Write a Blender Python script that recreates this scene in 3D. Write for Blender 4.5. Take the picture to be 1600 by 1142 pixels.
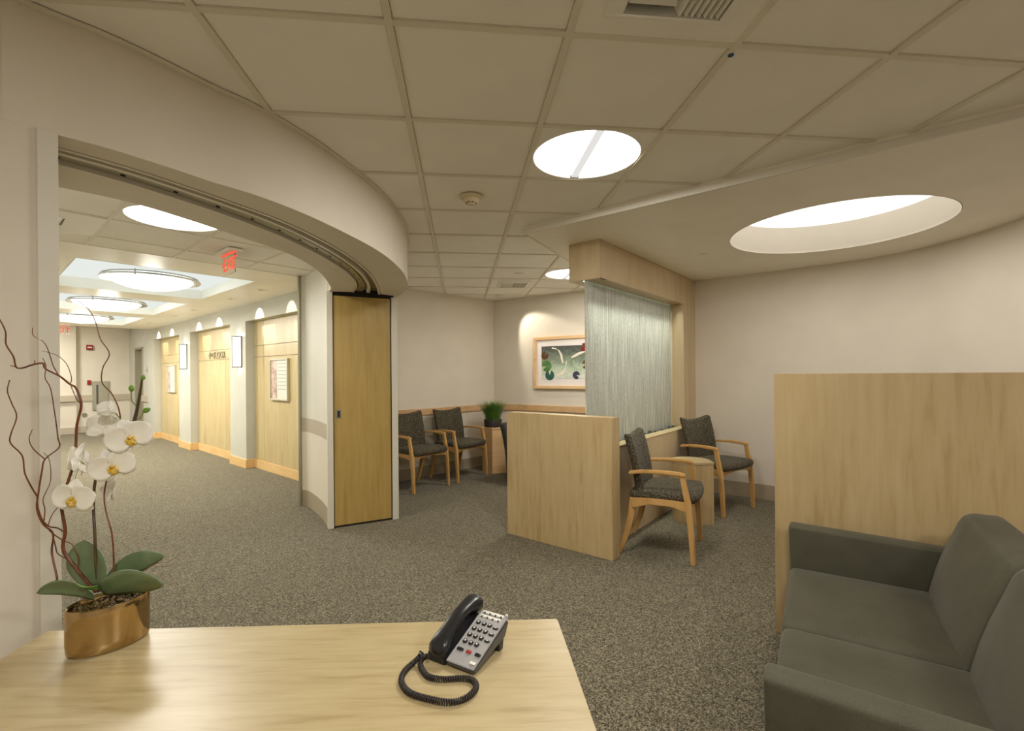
import bpy, bmesh, math, random
from mathutils import Vector, Matrix, geometry
random.seed(7)
sc = bpy.context.scene
for _o in list(bpy.data.objects):
    bpy.data.objects.remove(_o)

# ------------------------------------------------------------------ camera
F, PY, ROLL, CH = 744.0, 582.7, -0.0078, 1.43        # focal length in px of the 1600 px frame, horizon row, roll, eye height
cam_d = bpy.data.cameras.new('camera'); cam = bpy.data.objects.new('camera', cam_d)
sc.collection.objects.link(cam)
cam_d.sensor_width = 36.0; cam_d.sensor_fit = 'HORIZONTAL'
cam_d.lens = F / 1600 * 36.0
cam_d.shift_y = (PY - 571.0) / 1600
cam_d.clip_start = 0.05; cam_d.clip_end = 60
cam.matrix_world = Matrix.Translation((0, 0, CH)) @ Matrix.Rotation(math.pi / 2, 4, 'X') @ Matrix.Rotation(ROLL, 4, 'Z')
sc.camera = cam
# ------------------------------------------------------------------ world and exposure
wd = bpy.data.worlds.new('world'); sc.world = wd; wd.use_nodes = True
wd.node_tree.nodes['Background'].inputs[0].default_value = (1.0, 0.93, 0.82, 1)
wd.node_tree.nodes['Background'].inputs[1].default_value = 0.02
cy = sc.cycles; cy.max_bounces = 7; cy.diffuse_bounces = 4; cy.glossy_bounces = 3; cy.transmission_bounces = 6; cy.transparent_max_bounces = 6
cy.caustics_reflective = False; cy.caustics_refractive = False; cy.sample_clamp_indirect = 6.0; cy.use_adaptive_sampling = True; cy.adaptive_threshold = 0.04
vs = sc.view_settings
vs.view_transform = 'Standard'; vs.look = 'None'; vs.exposure = 0.0; vs.gamma = 1.0; vs.use_curve_mapping = False
WARM = (1.0, 0.96, 0.90); NEUT = (1.0, 0.965, 0.88); HALO = (1.0, 0.91, 0.76)
ROOM_W = 33.0        # watts of one round ceiling fixture
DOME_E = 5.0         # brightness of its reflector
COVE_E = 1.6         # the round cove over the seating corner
PEND_E = 3.0         # corridor bowls
PEND_W = 47.0
SPOT_W = 13.0        # corridor wall washers

# ------------------------------------------------------------------ measuring helpers: photo position -> place in the room
_cr, _sr = math.cos(ROLL), math.sin(ROLL)
def _un(x, y):
    dx, dy = x - 800, y - PY
    return dx * _cr + dy * _sr, -dx * _sr + dy * _cr
def at(x, y, z):                                    # the point at height z
    u, v = _un(x, y); d = F * (CH - z) / v
    return Vector((u / F * d, d, z))
def dep(x, y, d):                                   # the point at distance d
    u, v = _un(x, y)
    return Vector((u / F * d, d, CH - v * d / F))
CX = (-0.7537, 0.657); NX = (-0.657, -0.7537)        # corridor: along it, and out of its panelled wall
def sn(s, n, z=0.0):
    return Vector((s * CX[0] + n * NX[0], s * CX[1] + n * NX[1], z))

# ------------------------------------------------------------------ materials
def lin(c):
    return tuple(((v / 255) / 12.92 if v / 255 <= 0.04045 else ((v / 255 + 0.055) / 1.055) ** 2.4) for v in c)
def new_mat(name):
    m = bpy.data.materials.new(name); m.use_nodes = True
    nt = m.node_tree; nt.nodes.clear()
    out = nt.nodes.new('ShaderNodeOutputMaterial')
    b = nt.nodes.new('ShaderNodeBsdfPrincipled')
    nt.links.new(b.outputs[0], out.inputs[0])
    return m, nt, b
def coords(nt, scale=(1, 1, 1), rot=(0, 0, 0)):
    tc = nt.nodes.new('ShaderNodeTexCoord'); mp = nt.nodes.new('ShaderNodeMapping')
    mp.inputs['Scale'].default_value = scale; mp.inputs['Rotation'].default_value = rot
    nt.links.new(tc.outputs['Object'], mp.inputs[0]); return mp.outputs[0]
def noise_n(nt, vec, scale, detail=4, rough=0.55, dist=0):
    n = nt.nodes.new('ShaderNodeTexNoise')
    n.inputs['Scale'].default_value = scale; n.inputs['Detail'].default_value = detail
    n.inputs['Roughness'].default_value = rough; n.inputs['Distortion'].default_value = dist
    nt.links.new(vec, n.inputs['Vector']); return n.outputs['Fac']
def ramp(nt, fac, stops):
    r = nt.nodes.new('ShaderNodeValToRGB'); e = r.color_ramp.elements
    while len(e) < len(stops): e.new(0.5)
    for k, (p, c) in enumerate(stops):
        e[k].position = p; e[k].color = (*lin(c), 1)
    nt.links.new(fac, r.inputs[0]); return r.outputs[0]
def bump(nt, b, h, strength=0.2, dist=0.002):
    n = nt.nodes.new('ShaderNodeBump'); n.inputs['Strength'].default_value = strength; n.inputs['Distance'].default_value = dist
    nt.links.new(h, n.inputs['Height']); nt.links.new(n.outputs[0], b.inputs['Normal'])
def paint(name, col, rough=0.6, var=4, metal=0.0, spec=0.4, bscale=220, bstr=0.08, coat=0.0):
    m, nt, b = new_mat(name)
    v = coords(nt); n = noise_n(nt, v, 3.0, 3)
    c2 = tuple(max(0, q - var) for q in col); c1 = tuple(min(255, q + var) for q in col)
    nt.links.new(ramp(nt, n, [(0.3, c2), (0.7, c1)]), b.inputs['Base Color'])
    b.inputs['Roughness'].default_value = rough; b.inputs['Metallic'].default_value = metal
    b.inputs['Specular IOR Level'].default_value = spec; b.inputs['Coat Weight'].default_value = coat
    if bstr: bump(nt, b, noise_n(nt, v, bscale, 2), bstr, 0.001)
    return m
def wood(name, light, mid, dark, axis='z', rough=0.38, scale=1.0, spec=0.4, fig=0.35):
    m, nt, b = new_mat(name)
    k = {'x': (0.09, 1, 1), 'y': (1, 0.09, 1), 'z': (1, 1, 0.09)}[axis]
    v = coords(nt, tuple(q * scale for q in k))
    a = noise_n(nt, v, 26, 5, 0.6, 0.4)
    k2 = {'x': (0.25, 1, 1), 'y': (1, 0.25, 1), 'z': (1, 1, 0.25)}[axis]
    v2 = coords(nt, tuple(q * scale for q in k2))
    w = noise_n(nt, v2, 3.2, 3, 0.5, 1.6)
    mx = nt.nodes.new('ShaderNodeMix'); mx.data_type = 'FLOAT'; mx.inputs[0].default_value = fig
    nt.links.new(a, mx.inputs[2]); nt.links.new(w, mx.inputs[3])
    nt.links.new(ramp(nt, mx.outputs[0], [(0.30, dark), (0.47, mid), (0.68, light)]), b.inputs['Base Color'])
    b.inputs['Roughness'].default_value = rough; b.inputs['Specular IOR Level'].default_value = spec
    bump(nt, b, a, 0.05, 0.0006)
    return m
def emit(name, col, strength, mixwhite=None):
    m = bpy.data.materials.new(name); m.use_nodes = True; nt = m.node_tree; nt.nodes.clear()
    out = nt.nodes.new('ShaderNodeOutputMaterial'); e = nt.nodes.new('ShaderNodeEmission')
    tc = nt.nodes.new('ShaderNodeTexCoord'); n = nt.nodes.new('ShaderNodeTexNoise'); n.inputs['Scale'].default_value = 2.0
    nt.links.new(tc.outputs['Object'], n.inputs['Vector'])
    r = nt.nodes.new('ShaderNodeValToRGB')
    r.color_ramp.elements[0].color = (col[0] * .97, col[1] * .97, col[2] * .97, 1); r.color_ramp.elements[1].color = (*col, 1)
    nt.links.new(n.outputs['Fac'], r.inputs[0]); nt.links.new(r.outputs[0], e.inputs[0])
    e.inputs[1].default_value = strength; nt.links.new(e.outputs[0], out.inputs[0]); return m
def carpet_mat():
    m, nt, b = new_mat('carpet')
    v = coords(nt)
    vo = nt.nodes.new('ShaderNodeTexVoronoi'); vo.inputs['Scale'].default_value = 170; nt.links.new(v, vo.inputs['Vector'])
    sep = nt.nodes.new('ShaderNodeSeparateColor'); nt.links.new(vo.outputs['Color'], sep.inputs[0])
    n = noise_n(nt, v, 150, 3, 0.7)
    mx = nt.nodes.new('ShaderNodeMix'); mx.data_type = 'FLOAT'; mx.inputs[0].default_value = 0.5
    nt.links.new(sep.outputs[0], mx.inputs[2]); nt.links.new(n, mx.inputs[3])
    nt.links.new(ramp(nt, mx.outputs[0], [(0.25, (42, 38, 26)), (0.42, (88, 82, 64)), (0.60, (113, 106, 85)), (0.8, (160, 149, 124))]), b.inputs['Base Color'])
    b.inputs['Roughness'].default_value = 0.95; b.inputs['Specular IOR Level'].default_value = 0.1
    b.inputs['Sheen Weight'].default_value = 0.15
    bump(nt, b, mx.outputs[0], 0.5, 0.006); return m
def fabric_mat(name, base, dot, scale, thr, rough=0.85, weave=900):
    m, nt, b = new_mat(name)
    v = coords(nt)
    vo = nt.nodes.new('ShaderNodeTexVoronoi'); vo.inputs['Scale'].default_value = scale; nt.links.new(v, vo.inputs['Vector'])
    d2 = tuple(max(0, q - 14) for q in base)
    nt.links.new(ramp(nt, vo.outputs['Distance'], [(thr - 0.12, dot), (thr, base), (thr + 0.35, d2)]), b.inputs['Base Color'])
    b.inputs['Roughness'].default_value = rough; b.inputs['Specular IOR Level'].default_value = 0.2
    b.inputs['Sheen Weight'].default_value = 0.06
    bump(nt, b, noise_n(nt, v, weave, 2), 0.25, 0.001); return m
def weave_mat(name, base, hi, scale=700):
    m, nt, b = new_mat(name)
    v = coords(nt); n = noise_n(nt, v, scale, 2, 0.7)
    big = noise_n(nt, v, 6, 3)
    mx = nt.nodes.new('ShaderNodeMix'); mx.data_type = 'FLOAT'; mx.inputs[0].default_value = 0.3
    nt.links.new(n, mx.inputs[2]); nt.links.new(big, mx.inputs[3])
    nt.links.new(ramp(nt, mx.outputs[0], [(0.32, base), (0.68, hi)]), b.inputs['Base Color'])
    b.inputs['Roughness'].default_value = 0.72; b.inputs['Specular IOR Level'].default_value = 0.3
    b.inputs['Sheen Weight'].default_value = 0.22; b.inputs['Sheen Roughness'].default_value = 0.3
    bump(nt, b, n, 0.3, 0.0012); return m
def glass_mat():
    m = bpy.data.materials.new('rain_glass'); m.use_nodes = True; nt = m.node_tree; nt.nodes.clear()
    out = nt.nodes.new('ShaderNodeOutputMaterial')
    v = coords(nt, (1, 1, 0.035)); n = noise_n(nt, v, 78, 3, 0.6, 0.2)
    v2 = coords(nt, (1, 1, 0.25)); n2 = noise_n(nt, v2, 140, 2, 0.6, 0.3)
    mx = nt.nodes.new('ShaderNodeMix'); mx.data_type = 'FLOAT'; mx.inputs[0].default_value = 0.35
    nt.links.new(n, mx.inputs[2]); nt.links.new(n2, mx.inputs[3]); h = mx.outputs[0]
    bp = nt.nodes.new('ShaderNodeBump'); bp.inputs['Strength'].default_value = 1.0; bp.inputs['Distance'].default_value = 0.012
    nt.links.new(h, bp.inputs['Height'])
    g = nt.nodes.new('ShaderNodeBsdfPrincipled'); g.inputs['Base Color'].default_value = (.86, .95, .89, 1)
    g.inputs['Transmission Weight'].default_value = 1.0; g.inputs['Roughness'].default_value = 0.18; g.inputs['IOR'].default_value = 1.2
    t = nt.nodes.new('ShaderNodeBsdfTranslucent')
    nt.links.new(ramp(nt, h, [(0.36, (190, 202, 190)), (0.64, (244, 248, 242))]), t.inputs[0])
    d = nt.nodes.new('ShaderNodeBsdfPrincipled'); d.inputs['Roughness'].default_value = 0.22; d.inputs['Specular IOR Level'].default_value = 0.9
    nt.links.new(ramp(nt, h, [(0.36, (176, 174, 160)), (0.5, (214, 212, 200)), (0.64, (252, 250, 244))]), d.inputs['Base Color'])
    for q in (g, t, d): nt.links.new(bp.outputs[0], q.inputs['Normal'])
    m1 = nt.nodes.new('ShaderNodeMixShader'); m1.inputs[0].default_value = 0.55
    nt.links.new(g.outputs[0], m1.inputs[1]); nt.links.new(t.outputs[0], m1.inputs[2])
    m2 = nt.nodes.new('ShaderNodeMixShader'); m2.inputs[0].default_value = 0.56
    nt.links.new(m1.outputs[0], m2.inputs[1]); nt.links.new(d.outputs[0], m2.inputs[2])
    nt.links.new(m2.outputs[0], out.inputs[0]); return m
def acrylic_mat():
    m, nt, b = new_mat('clear_acrylic')
    v = coords(nt); bump(nt, b, noise_n(nt, v, 4, 1), 0.02, 0.001)
    b.inputs['Base Color'].default_value = (.97, .95, .93, 1); b.inputs['Transmission Weight'].default_value = 1
    b.inputs['Roughness'].default_value = 0.02; b.inputs['IOR'].default_value = 1.1
    return m
def print_mat(name, stops, scale=9, dist=1.5, grad=None):
    m, nt, b = new_mat(name)
    v = coords(nt); n = noise_n(nt, v, scale, 5, 0.6, dist)
    fac = n
    if grad:
        sx = nt.nodes.new('ShaderNodeSeparateXYZ'); nt.links.new(v, sx.inputs[0])
        mr = nt.nodes.new('ShaderNodeMapRange'); mr.inputs[1].default_value = grad[0]; mr.inputs[2].default_value = grad[1]
        nt.links.new(sx.outputs[2], mr.inputs[0])
        mx = nt.nodes.new('ShaderNodeMix'); mx.data_type = 'FLOAT'; mx.inputs[0].default_value = 0.6
        nt.links.new(n, mx.inputs[2]); nt.links.new(mr.outputs[0], mx.inputs[3]); fac = mx.outputs[0]
    nt.links.new(ramp(nt, fac, stops), b.inputs['Base Color']); b.inputs['Roughness'].default_value = 0.35
    return m

M = {}
M['wall'] = paint('wall_paint', (224, 215, 199), 0.62, 3, spec=0.3)
M['wall_cool'] = paint('corridor_paint', (192, 190, 177), 0.5, 3, spec=0.35)
M['column'] = paint('column_paint', (222, 218, 204), 0.5, 3)
M['wainscot'] = paint('wainscot_vinyl', (226, 216, 198), 0.55, 3)
M['vinyl'] = paint('vinyl_band', (188, 176, 156), 0.5, 3)
M['base'] = paint('rubber_base', (170, 156, 132), 0.55, 4)
M['trim'] = paint('painted_steel_trim', (222, 216, 202), 0.42, 2, spec=0.5)
M['tile'] = paint('ceiling_tile', (247, 243, 234), 0.85, 3, spec=0.15, bscale=120, bstr=0.15)
M['tee'] = paint('ceiling_tee', (228, 221, 204), 0.5, 3)
M['gyp'] = paint('ceiling_gypsum', (242, 234, 218), 0.45, 3, spec=0.4)
M['cgyp'] = paint('corridor_gypsum', (250, 245, 232), 0.42, 3, spec=0.35)
M['cove'] = None
M['covewall'] = paint('cove_paint', (222, 215, 200), 0.6, 2)
M['coffer'] = paint('coffer_white', (244, 246, 240), 0.6, 2)
M['track'] = paint('track_metal', (150, 140, 118), 0.4, 6, metal=0.3)
M['dark'] = paint('dark_gap', (30, 26, 22), 0.7, 5)
M['maple'] = wood('maple_veneer', (198, 175, 133), (188, 163, 119), (170, 143, 99), 'z')
M['maple_x'] = wood('maple_desk', (196, 179, 137), (184, 165, 123), (163, 142, 99), 'x', 0.32, scale=1.7, fig=.3, spec=0.45)
M['maple_cor'] = wood('maple_panel', (200, 184, 140), (192, 172, 127), (177, 155, 108), 'z', 0.35)
M['maple_base'] = wood('maple_base', (228, 194, 138), (220, 182, 124), (200, 160, 104), 'x', 0.4)
M['anigre'] = wood('pale_figured_veneer', (206, 187, 152), (199, 178, 142), (187, 164, 127), 'z', 0.4, fig=0.6)
M['doorwood'] = wood('door_veneer', (190, 162, 98), (180, 151, 86), (166, 136, 74), 'z', 0.42)
M['chairwood'] = wood('chair_beech', (210, 170, 110), (200, 157, 96), (180, 134, 74), 'z', 0.35)
M['railwood'] = wood('rail_maple', (222, 186, 140), (212, 172, 124), (192, 150, 102), 'x', 0.35)
M['framewood'] = wood('frame_maple', (236, 200, 152), (226, 188, 138), (208, 166, 114), 'x', 0.35)
M['carpet'] = carpet_mat()
M['chairfab'] = fabric_mat('chair_fabric', (78, 72, 58), (128, 120, 98), 72, 0.34)
M['sofafab'] = weave_mat('sofa_fabric', (62, 59, 46), (90, 87, 70), 420)
M['loungefab'] = weave_mat('lounge_fabric', (40, 40, 38), (66, 64, 60))
M['bronze'] = paint('bronze_glaze', (184, 156, 110), 0.12, 10, metal=0.95, spec=0.6, bstr=0)
M['moss'] = print_mat('moss', [(0.3, (54, 40, 16)), (0.55, (92, 72, 28)), (0.75, (124, 102, 46))], 60, 1)
M['leaf'] = print_mat('orchid_leaf', [(0.3, (92, 110, 76)), (0.6, (114, 132, 96)), (0.8, (136, 150, 116))], 8, 1)
M['leaf2'] = print_mat('young_leaf', [(0.3, (96, 140, 62)), (0.7, (128, 170, 88))], 10, 1)
M['petal'] = print_mat('orchid_petal', [(0.2, (240, 236, 222)), (0.8, (250, 248, 238))], 5, 1)
M['lip'] = print_mat('orchid_lip', [(0.35, (238, 226, 176)), (0.5, (226, 186, 50)), (0.65, (196, 146, 30))], 130, 0.5)
M['stem'] = print_mat('orchid_stem', [(0.3, (66, 48, 34)), (0.7, (94, 76, 46))], 30, 1)
M['green'] = print_mat('bud_green', [(0.3, (92, 138, 36)), (0.7, (130, 172, 58))], 30, 1)
M['pedicel'] = print_mat('pedicel', [(0.3, (120, 132, 50)), (0.7, (150, 156, 76))], 30, 1)
M['twig'] = print_mat('willow_twig', [(0.3, (84, 44, 24)), (0.6, (124, 70, 38)), (0.8, (150, 96, 58))], 40, 1)
M['grass'] = print_mat('grass_blades', [(0.3, (56, 100, 32)), (0.7, (104, 150, 60))], 20, 1)
M['blackpot'] = paint('black_pot', (44, 40, 36), 0.45, 4)
M['black'] = paint('black_plastic', (34, 34, 36), 0.3, 3, spec=0.5, bstr=0.03)
M['cord'] = paint('cord_rubber', (46, 40, 36), 0.45, 3)
M['grey'] = paint('grey_plastic', (166, 164, 162), 0.38, 3, spec=0.4)
M['greyd'] = paint('grey_plastic_dark', (86, 84, 82), 0.4, 3)
M['keywhite'] = paint('white_print', (225, 225, 220), 0.5, 2)
M['red'] = paint('red_plastic', (170, 52, 50), 0.4, 4)
M['redbox'] = paint('alarm_red', (150, 30, 26), 0.4, 4)
M['white'] = paint('white_plastic', (236, 232, 222), 0.4, 2)
M['cream'] = paint('cream_plastic', (220, 204, 170), 0.45, 2)
M['chrome'] = paint('brushed_chrome', (196, 196, 192), 0.25, 4, metal=1.0, bstr=0.03)
M['letter'] = paint('sign_metal', (158, 152, 128), 0.4, 4)
M['signframe'] = paint('sign_frame', (204, 198, 178), 0.35, 3, metal=0.2)
M['steel'] = paint('brushed_steel', (172, 168, 150), 0.4, 4, metal=0.7)
M['bronze_dark'] = paint('sconce_metal', (96, 86, 78), 0.4, 4, metal=0.6)
M['blue'] = paint('blue_sticker', (40, 78, 116), 0.5, 3)
M['pebble'] = print_mat('river_pebble', [(0.3, (34, 38, 38)), (0.7, (84, 90, 90))], 25, 1)
M['mat'] = paint('mat_board', (236, 228, 222), 0.6, 2)
M['glass'] = glass_mat()
M['acrylic'] = acrylic_mat()
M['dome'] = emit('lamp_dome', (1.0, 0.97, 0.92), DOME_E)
M['bar'] = emit('lamp_bar', (1.0, 0.97, 0.93), 0.8)
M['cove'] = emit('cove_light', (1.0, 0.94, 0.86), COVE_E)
M['lumi'] = emit('luminous_panel', (0.95, 1.0, 0.94), 0.86)
M['bowl'] = emit('bowl_glass', (1.0, 0.98, 0.92), PEND_E)
M['sconce'] = emit('sconce_glass', (1.0, 0.98, 0.95), 2.2)
M['led'] = emit('led_strip', (0.85, 1.0, 0.80), 3.0)
M['exitred'] = emit('exit_red', (1.0, 0.10, 0.05), 1.2)
M['dlamp'] = emit('downlight_lamp', (1.0, 0.9, 0.7), 2.5)

# ------------------------------------------------------------------ mesh helpers
COL = sc.collection
def tag(o, label=None, cat=None, group=None, kind=None):
    if label: o['label'] = label
    if cat: o['category'] = cat
    if group: o['group'] = group
    if kind: o['kind'] = kind
    return o
def empty(name, loc=(0, 0, 0), rz=0.0):
    o = bpy.data.objects.new(name, None); COL.objects.link(o)
    o.location = loc; o.rotation_euler = (0, 0, rz); o.empty_display_size = 0.1
    return o
def catmull(pts, n=8):
    P = [Vector(p) for p in pts]
    out = []
    for i in range(len(P) - 1):
        p0 = P[i - 1] if i else P[0] * 2 - P[1]
        p1, p2 = P[i], P[i + 1]
        p3 = P[i + 2] if i + 2 < len(P) else P[-1] * 2 - P[-2]
        for k in range(n):
            t = k / n
            out.append(0.5 * ((2 * p1) + (p2 - p0) * t + (2 * p0 - 5 * p1 + 4 * p2 - p3) * t * t + (3 * p1 - p0 - 3 * p2 + p3) * t ** 3))
    out.append(P[-1]); return out
def resample(pts, n):
    P = [Vector(p) for p in pts]; L = [0]
    for a, b in zip(P, P[1:]): L.append(L[-1] + (b - a).length)
    out = []; j = 0
    for k in range(n + 1):
        t = L[-1] * k / n
        while j < len(P) - 2 and L[j + 1] < t: j += 1
        s = (t - L[j]) / max(1e-9, L[j + 1] - L[j]); out.append(P[j].lerp(P[j + 1], s))
    return out
class MB:
    def __init__(s): s.v = []; s.f = []
    def add(s, vs, fs):
        o = len(s.v); s.v += [tuple(v) for v in vs]; s.f += [tuple(o + i for i in f) for f in fs]; return s
    def box(s, x0, x1, y0, y1, z0, z1):
        return s.add([(x0, y0, z0), (x1, y0, z0), (x1, y1, z0), (x0, y1, z0), (x0, y0, z1), (x1, y0, z1), (x1, y1, z1), (x0, y1, z1)],
                     [(0, 3, 2, 1), (4, 5, 6, 7), (0, 1, 5, 4), (1, 2, 6, 5), (2, 3, 7, 6), (3, 0, 4, 7)])
    def quadprism(s, q, z0, z1):                      # four plan points, ccw or not
        return s.prism(q, z0, z1)
    def prism(s, poly, z0, z1, holes=()):
        loops = [[Vector((p[0], p[1], 0)) for p in poly]] + [[Vector((p[0], p[1], 0)) for p in h] for h in holes]
        flat = [p for l in loops for p in l]; n = len(flat)
        tris = geometry.tessellate_polygon(loops)
        vs = [(p.x, p.y, z0) for p in flat] + [(p.x, p.y, z1) for p in flat]
        fs = []
        for t in tris: fs += [tuple(reversed(t)), tuple(i + n for i in t)]
        o = 0
        for l in loops:
            m = len(l)
            for i in range(m):
                a, b = o + i, o + (i + 1) % m
                fs.append((a, b, b + n, a + n))
            o += m
        return s.add(vs, fs)
    def loft(s, A, B, z0, z1):                        # solid between two plan curves
        n = len(A)
        vs = [(p[0], p[1], z0) for p in A] + [(p[0], p[1], z0) for p in B] + [(p[0], p[1], z1) for p in A] + [(p[0], p[1], z1) for p in B]
        fs = []
        for i in range(n - 1):
            a, b, c, d = i, i + 1, n + i + 1, n + i
            fs += [(a, b, c, d), (a + 2 * n, d + 2 * n, c + 2 * n, b + 2 * n), (a, a + 2 * n, b + 2 * n, b), (d, c, c + 2 * n, d + 2 * n)]
        fs += [(0, n, 3 * n, 2 * n), (n - 1, 3 * n - 1, 4 * n - 1, 2 * n - 1)]
        return s.add(vs, fs)
    def yz(s, poly, x0, x1):                          # profile in the y,z plane pushed along x (convex or mildly concave)
        loop = [Vector((p[0], p[1], 0)) for p in poly]; n = len(loop)
        tris = geometry.tessellate_polygon([loop])
        vs = [(x0, p.x, p.y) for p in loop] + [(x1, p.x, p.y) for p in loop]
        fs = []
        for t in tris: fs += [tuple(t), tuple(i + n for i in reversed(t))]
        for i in range(n): fs.append((i, i + n, (i + 1) % n + n, (i + 1) % n))
        return s.add(vs, fs)
    def limb(s, pts, ths, x0, x1):                    # a bent bar in the y,z plane
        P = [Vector((p[0], p[1])) for p in pts]; L = []; R = []
        for i, p in enumerate(P):
            t = (P[min(i + 1, len(P) - 1)] - P[max(i - 1, 0)]).normalized(); nn = Vector((-t.y, t.x)); h = ths[i] / 2
            L.append(p + nn * h); R.append(p - nn * h)
        return s.yz(L + R[::-1], x0, x1)
    def tube(s, pts, r, seg=6, cap=True):
        P = [Vector(p) for p in pts]; n = len(P)
        rr = r if isinstance(r, (list, tuple)) else [r] * n
        t0 = (P[1] - P[0]).normalized(); up = Vector((0, 0, 1)) if abs(t0.z) < .9 else Vector((1, 0, 0))
        nx = (up - t0 * up.dot(t0)).normalized(); vs = []; fs = []
        for i, p in enumerate(P):
            t = (P[min(i + 1, n - 1)] - P[max(i - 1, 0)]).normalized()
            nx = (nx - t * nx.dot(t)).normalized(); ny = t.cross(nx)
            for k in range(seg):
                a = 2 * math.pi * k / seg; vs.append(p + (nx * math.cos(a) + ny * math.sin(a)) * rr[i])
        for i in range(n - 1):
            for k in range(seg):
                k2 = (k + 1) % seg; fs.append((i * seg + k, i * seg + k2, (i + 1) * seg + k2, (i + 1) * seg + k))
        if cap: fs += [tuple(reversed(range(seg))), tuple(range((n - 1) * seg, n * seg))]
        return s.add(vs, fs)
    def lathe(s, prof, seg=32, c=(0, 0, 0), sx=1.0, sy=1.0, rz=0.0, cap=False):
        vs = []; fs = []; n = len(prof); cr, sr = math.cos(rz), math.sin(rz)
        for r, z in prof:
            for k in range(seg):
                a = 2 * math.pi * k / seg; x, y = r * math.cos(a) * sx, r * math.sin(a) * sy
                vs.append((c[0] + x * cr - y * sr, c[1] + x * sr + y * cr, c[2] + z))
        for i in range(n - 1):
            for k in range(seg):
                k2 = (k + 1) % seg; fs.append((i * seg + k, i * seg + k2, (i + 1) * seg + k2, (i + 1) * seg + k))
        if cap and prof[0][0] > 1e-6: fs.append(tuple(reversed(range(seg))))
        if cap and prof[-1][0] > 1e-6: fs.append(tuple(range((n - 1) * seg, n * seg)))
        return s.add(vs, fs)
    def rbox(s, c, size, r, mid=3, crown=(0, 0, 0), mat=None):   # rounded, crowned block (cushions, soft plastic)
        h = [q / 2 for q in size]
        def axis(hh):
            r2 = min(r, hh * .98); inner = hh - r2
            return [-hh, -hh + .12 * r2, -hh + .45 * r2] + [-inner + 2 * inner * k / mid for k in range(mid + 1)] + [hh - .45 * r2, hh - .12 * r2, hh]
        ax = [axis(q) for q in h]; inn = [max(0, q - min(r, q * .98)) for q in h]
        for d in range(3):
            u, w = (d + 1) % 3, (d + 2) % 3
            for sg in (-1, 1):
                vs = []; fs = []; nu, nw = len(ax[u]), len(ax[w])
                for a in ax[u]:
                    for b in ax[w]:
                        p = [0, 0, 0]; p[d] = sg * h[d]; p[u] = a; p[w] = b
                        q = [max(-inn[i], min(inn[i], p[i])) for i in range(3)]
                        dv = Vector([p[i] - q[i] for i in range(3)])
                        if dv.length > 1e-9:
                            dv = dv.normalized(); rr = [min(r, h[i] * .98) for i in range(3)]
                            p = [q[i] + dv[i] * rr[i] for i in range(3)]
                        for i in range(3):
                            if crown[i]:
                                j, k = (i + 1) % 3, (i + 2) % 3
                                p[i] += crown[i] * (1 if p[i] > 0 else -1) * (1 - (p[j] / h[j]) ** 2) * (1 - (p[k] / h[k]) ** 2) * min(1, abs(p[i]) / h[i])
                        v = Vector(p) + Vector(c)
                        vs.append(mat @ v if mat else v)
                for i in range(nu - 1):
                    for j in range(nw - 1):
                        f = (i * nw + j, (i + 1) * nw + j, (i + 1) * nw + j + 1, i * nw + j + 1)
                        fs.append(f if sg > 0 else f[::-1])
                s.add(vs, fs)
        return s
    def xf(s, m):
        s.v = [tuple(m @ Vector(v)) for v in s.v]; return s
    def mesh(s, name, mat, smooth=False, bevel=0.0, seg=2, weld=True, ang=38):
        me = bpy.data.meshes.new(name); me.from_pydata(s.v, [], s.f); me.update()
        bm = bmesh.new(); bm.from_mesh(me)
        if weld: bmesh.ops.remove_doubles(bm, verts=bm.verts, dist=1e-5)
        bmesh.ops.recalc_face_normals(bm, faces=bm.faces)
        if bevel:
            bmesh.ops.dissolve_limit(bm, angle_limit=0.01, verts=bm.verts, edges=bm.edges)
            ed = [e for e in bm.edges if len(e.link_faces) == 2 and e.calc_face_angle(0) > math.radians(30)]
            bmesh.ops.bevel(bm, geom=ed, offset=bevel, segments=seg, affect='EDGES', clamp_overlap=True)
        if smooth or bevel:
            for f in bm.faces: f.smooth = True
            for e in bm.edges:
                if len(e.link_faces) == 2 and e.calc_face_angle(0) > math.radians(ang): e.smooth = False
        bm.to_mesh(me); bm.free()
        me.materials.append(M[mat] if isinstance(mat, str) else mat)
        return me
    def build(s, name, mat, parent=None, **k):
        return obj(name, s.mesh(name, mat, **k), parent)
def obj(name, me, parent=None):
    o = bpy.data.objects.new(name, me); COL.objects.link(o)
    if parent is not None: o.parent = parent
    return o
def struct(o, label, cat=None):
    return tag(o, label, cat, kind='structure')
def lamp(kind, name, loc, energy, color, parent=None, rot=(0, 0, 0), **k):
    d = bpy.data.lights.new(name, kind); d.energy = energy; d.color = color
    for a, b in k.items(): setattr(d, a, b)
    o = bpy.data.objects.new(name, d); COL.objects.link(o); o.location = loc; o.rotation_euler = rot
    if parent is not None: o.parent = parent
    return o
def copy_tree(o, parent=None):
    c = o.copy(); COL.objects.link(c); c.parent = parent
    for ch in list(o.children): copy_tree(ch, c)
    return c
def frame_mat(o, ux, uy, uz):
    return Matrix(((ux[0], uy[0], uz[0], o[0]), (ux[1], uy[1], uz[1], o[1]), (ux[2], uy[2], uz[2], o[2]), (0, 0, 0, 1)))
def inside(p, poly):
    x, y = p[0], p[1]; r = False
    for i in range(len(poly)):
        x1, y1 = poly[i][:2]; x2, y2 = poly[i - 1][:2]
        if (y1 > y) != (y2 > y) and x < (x2 - x1) * (y - y1) / (y2 - y1) + x1: r = not r
    return r
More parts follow.
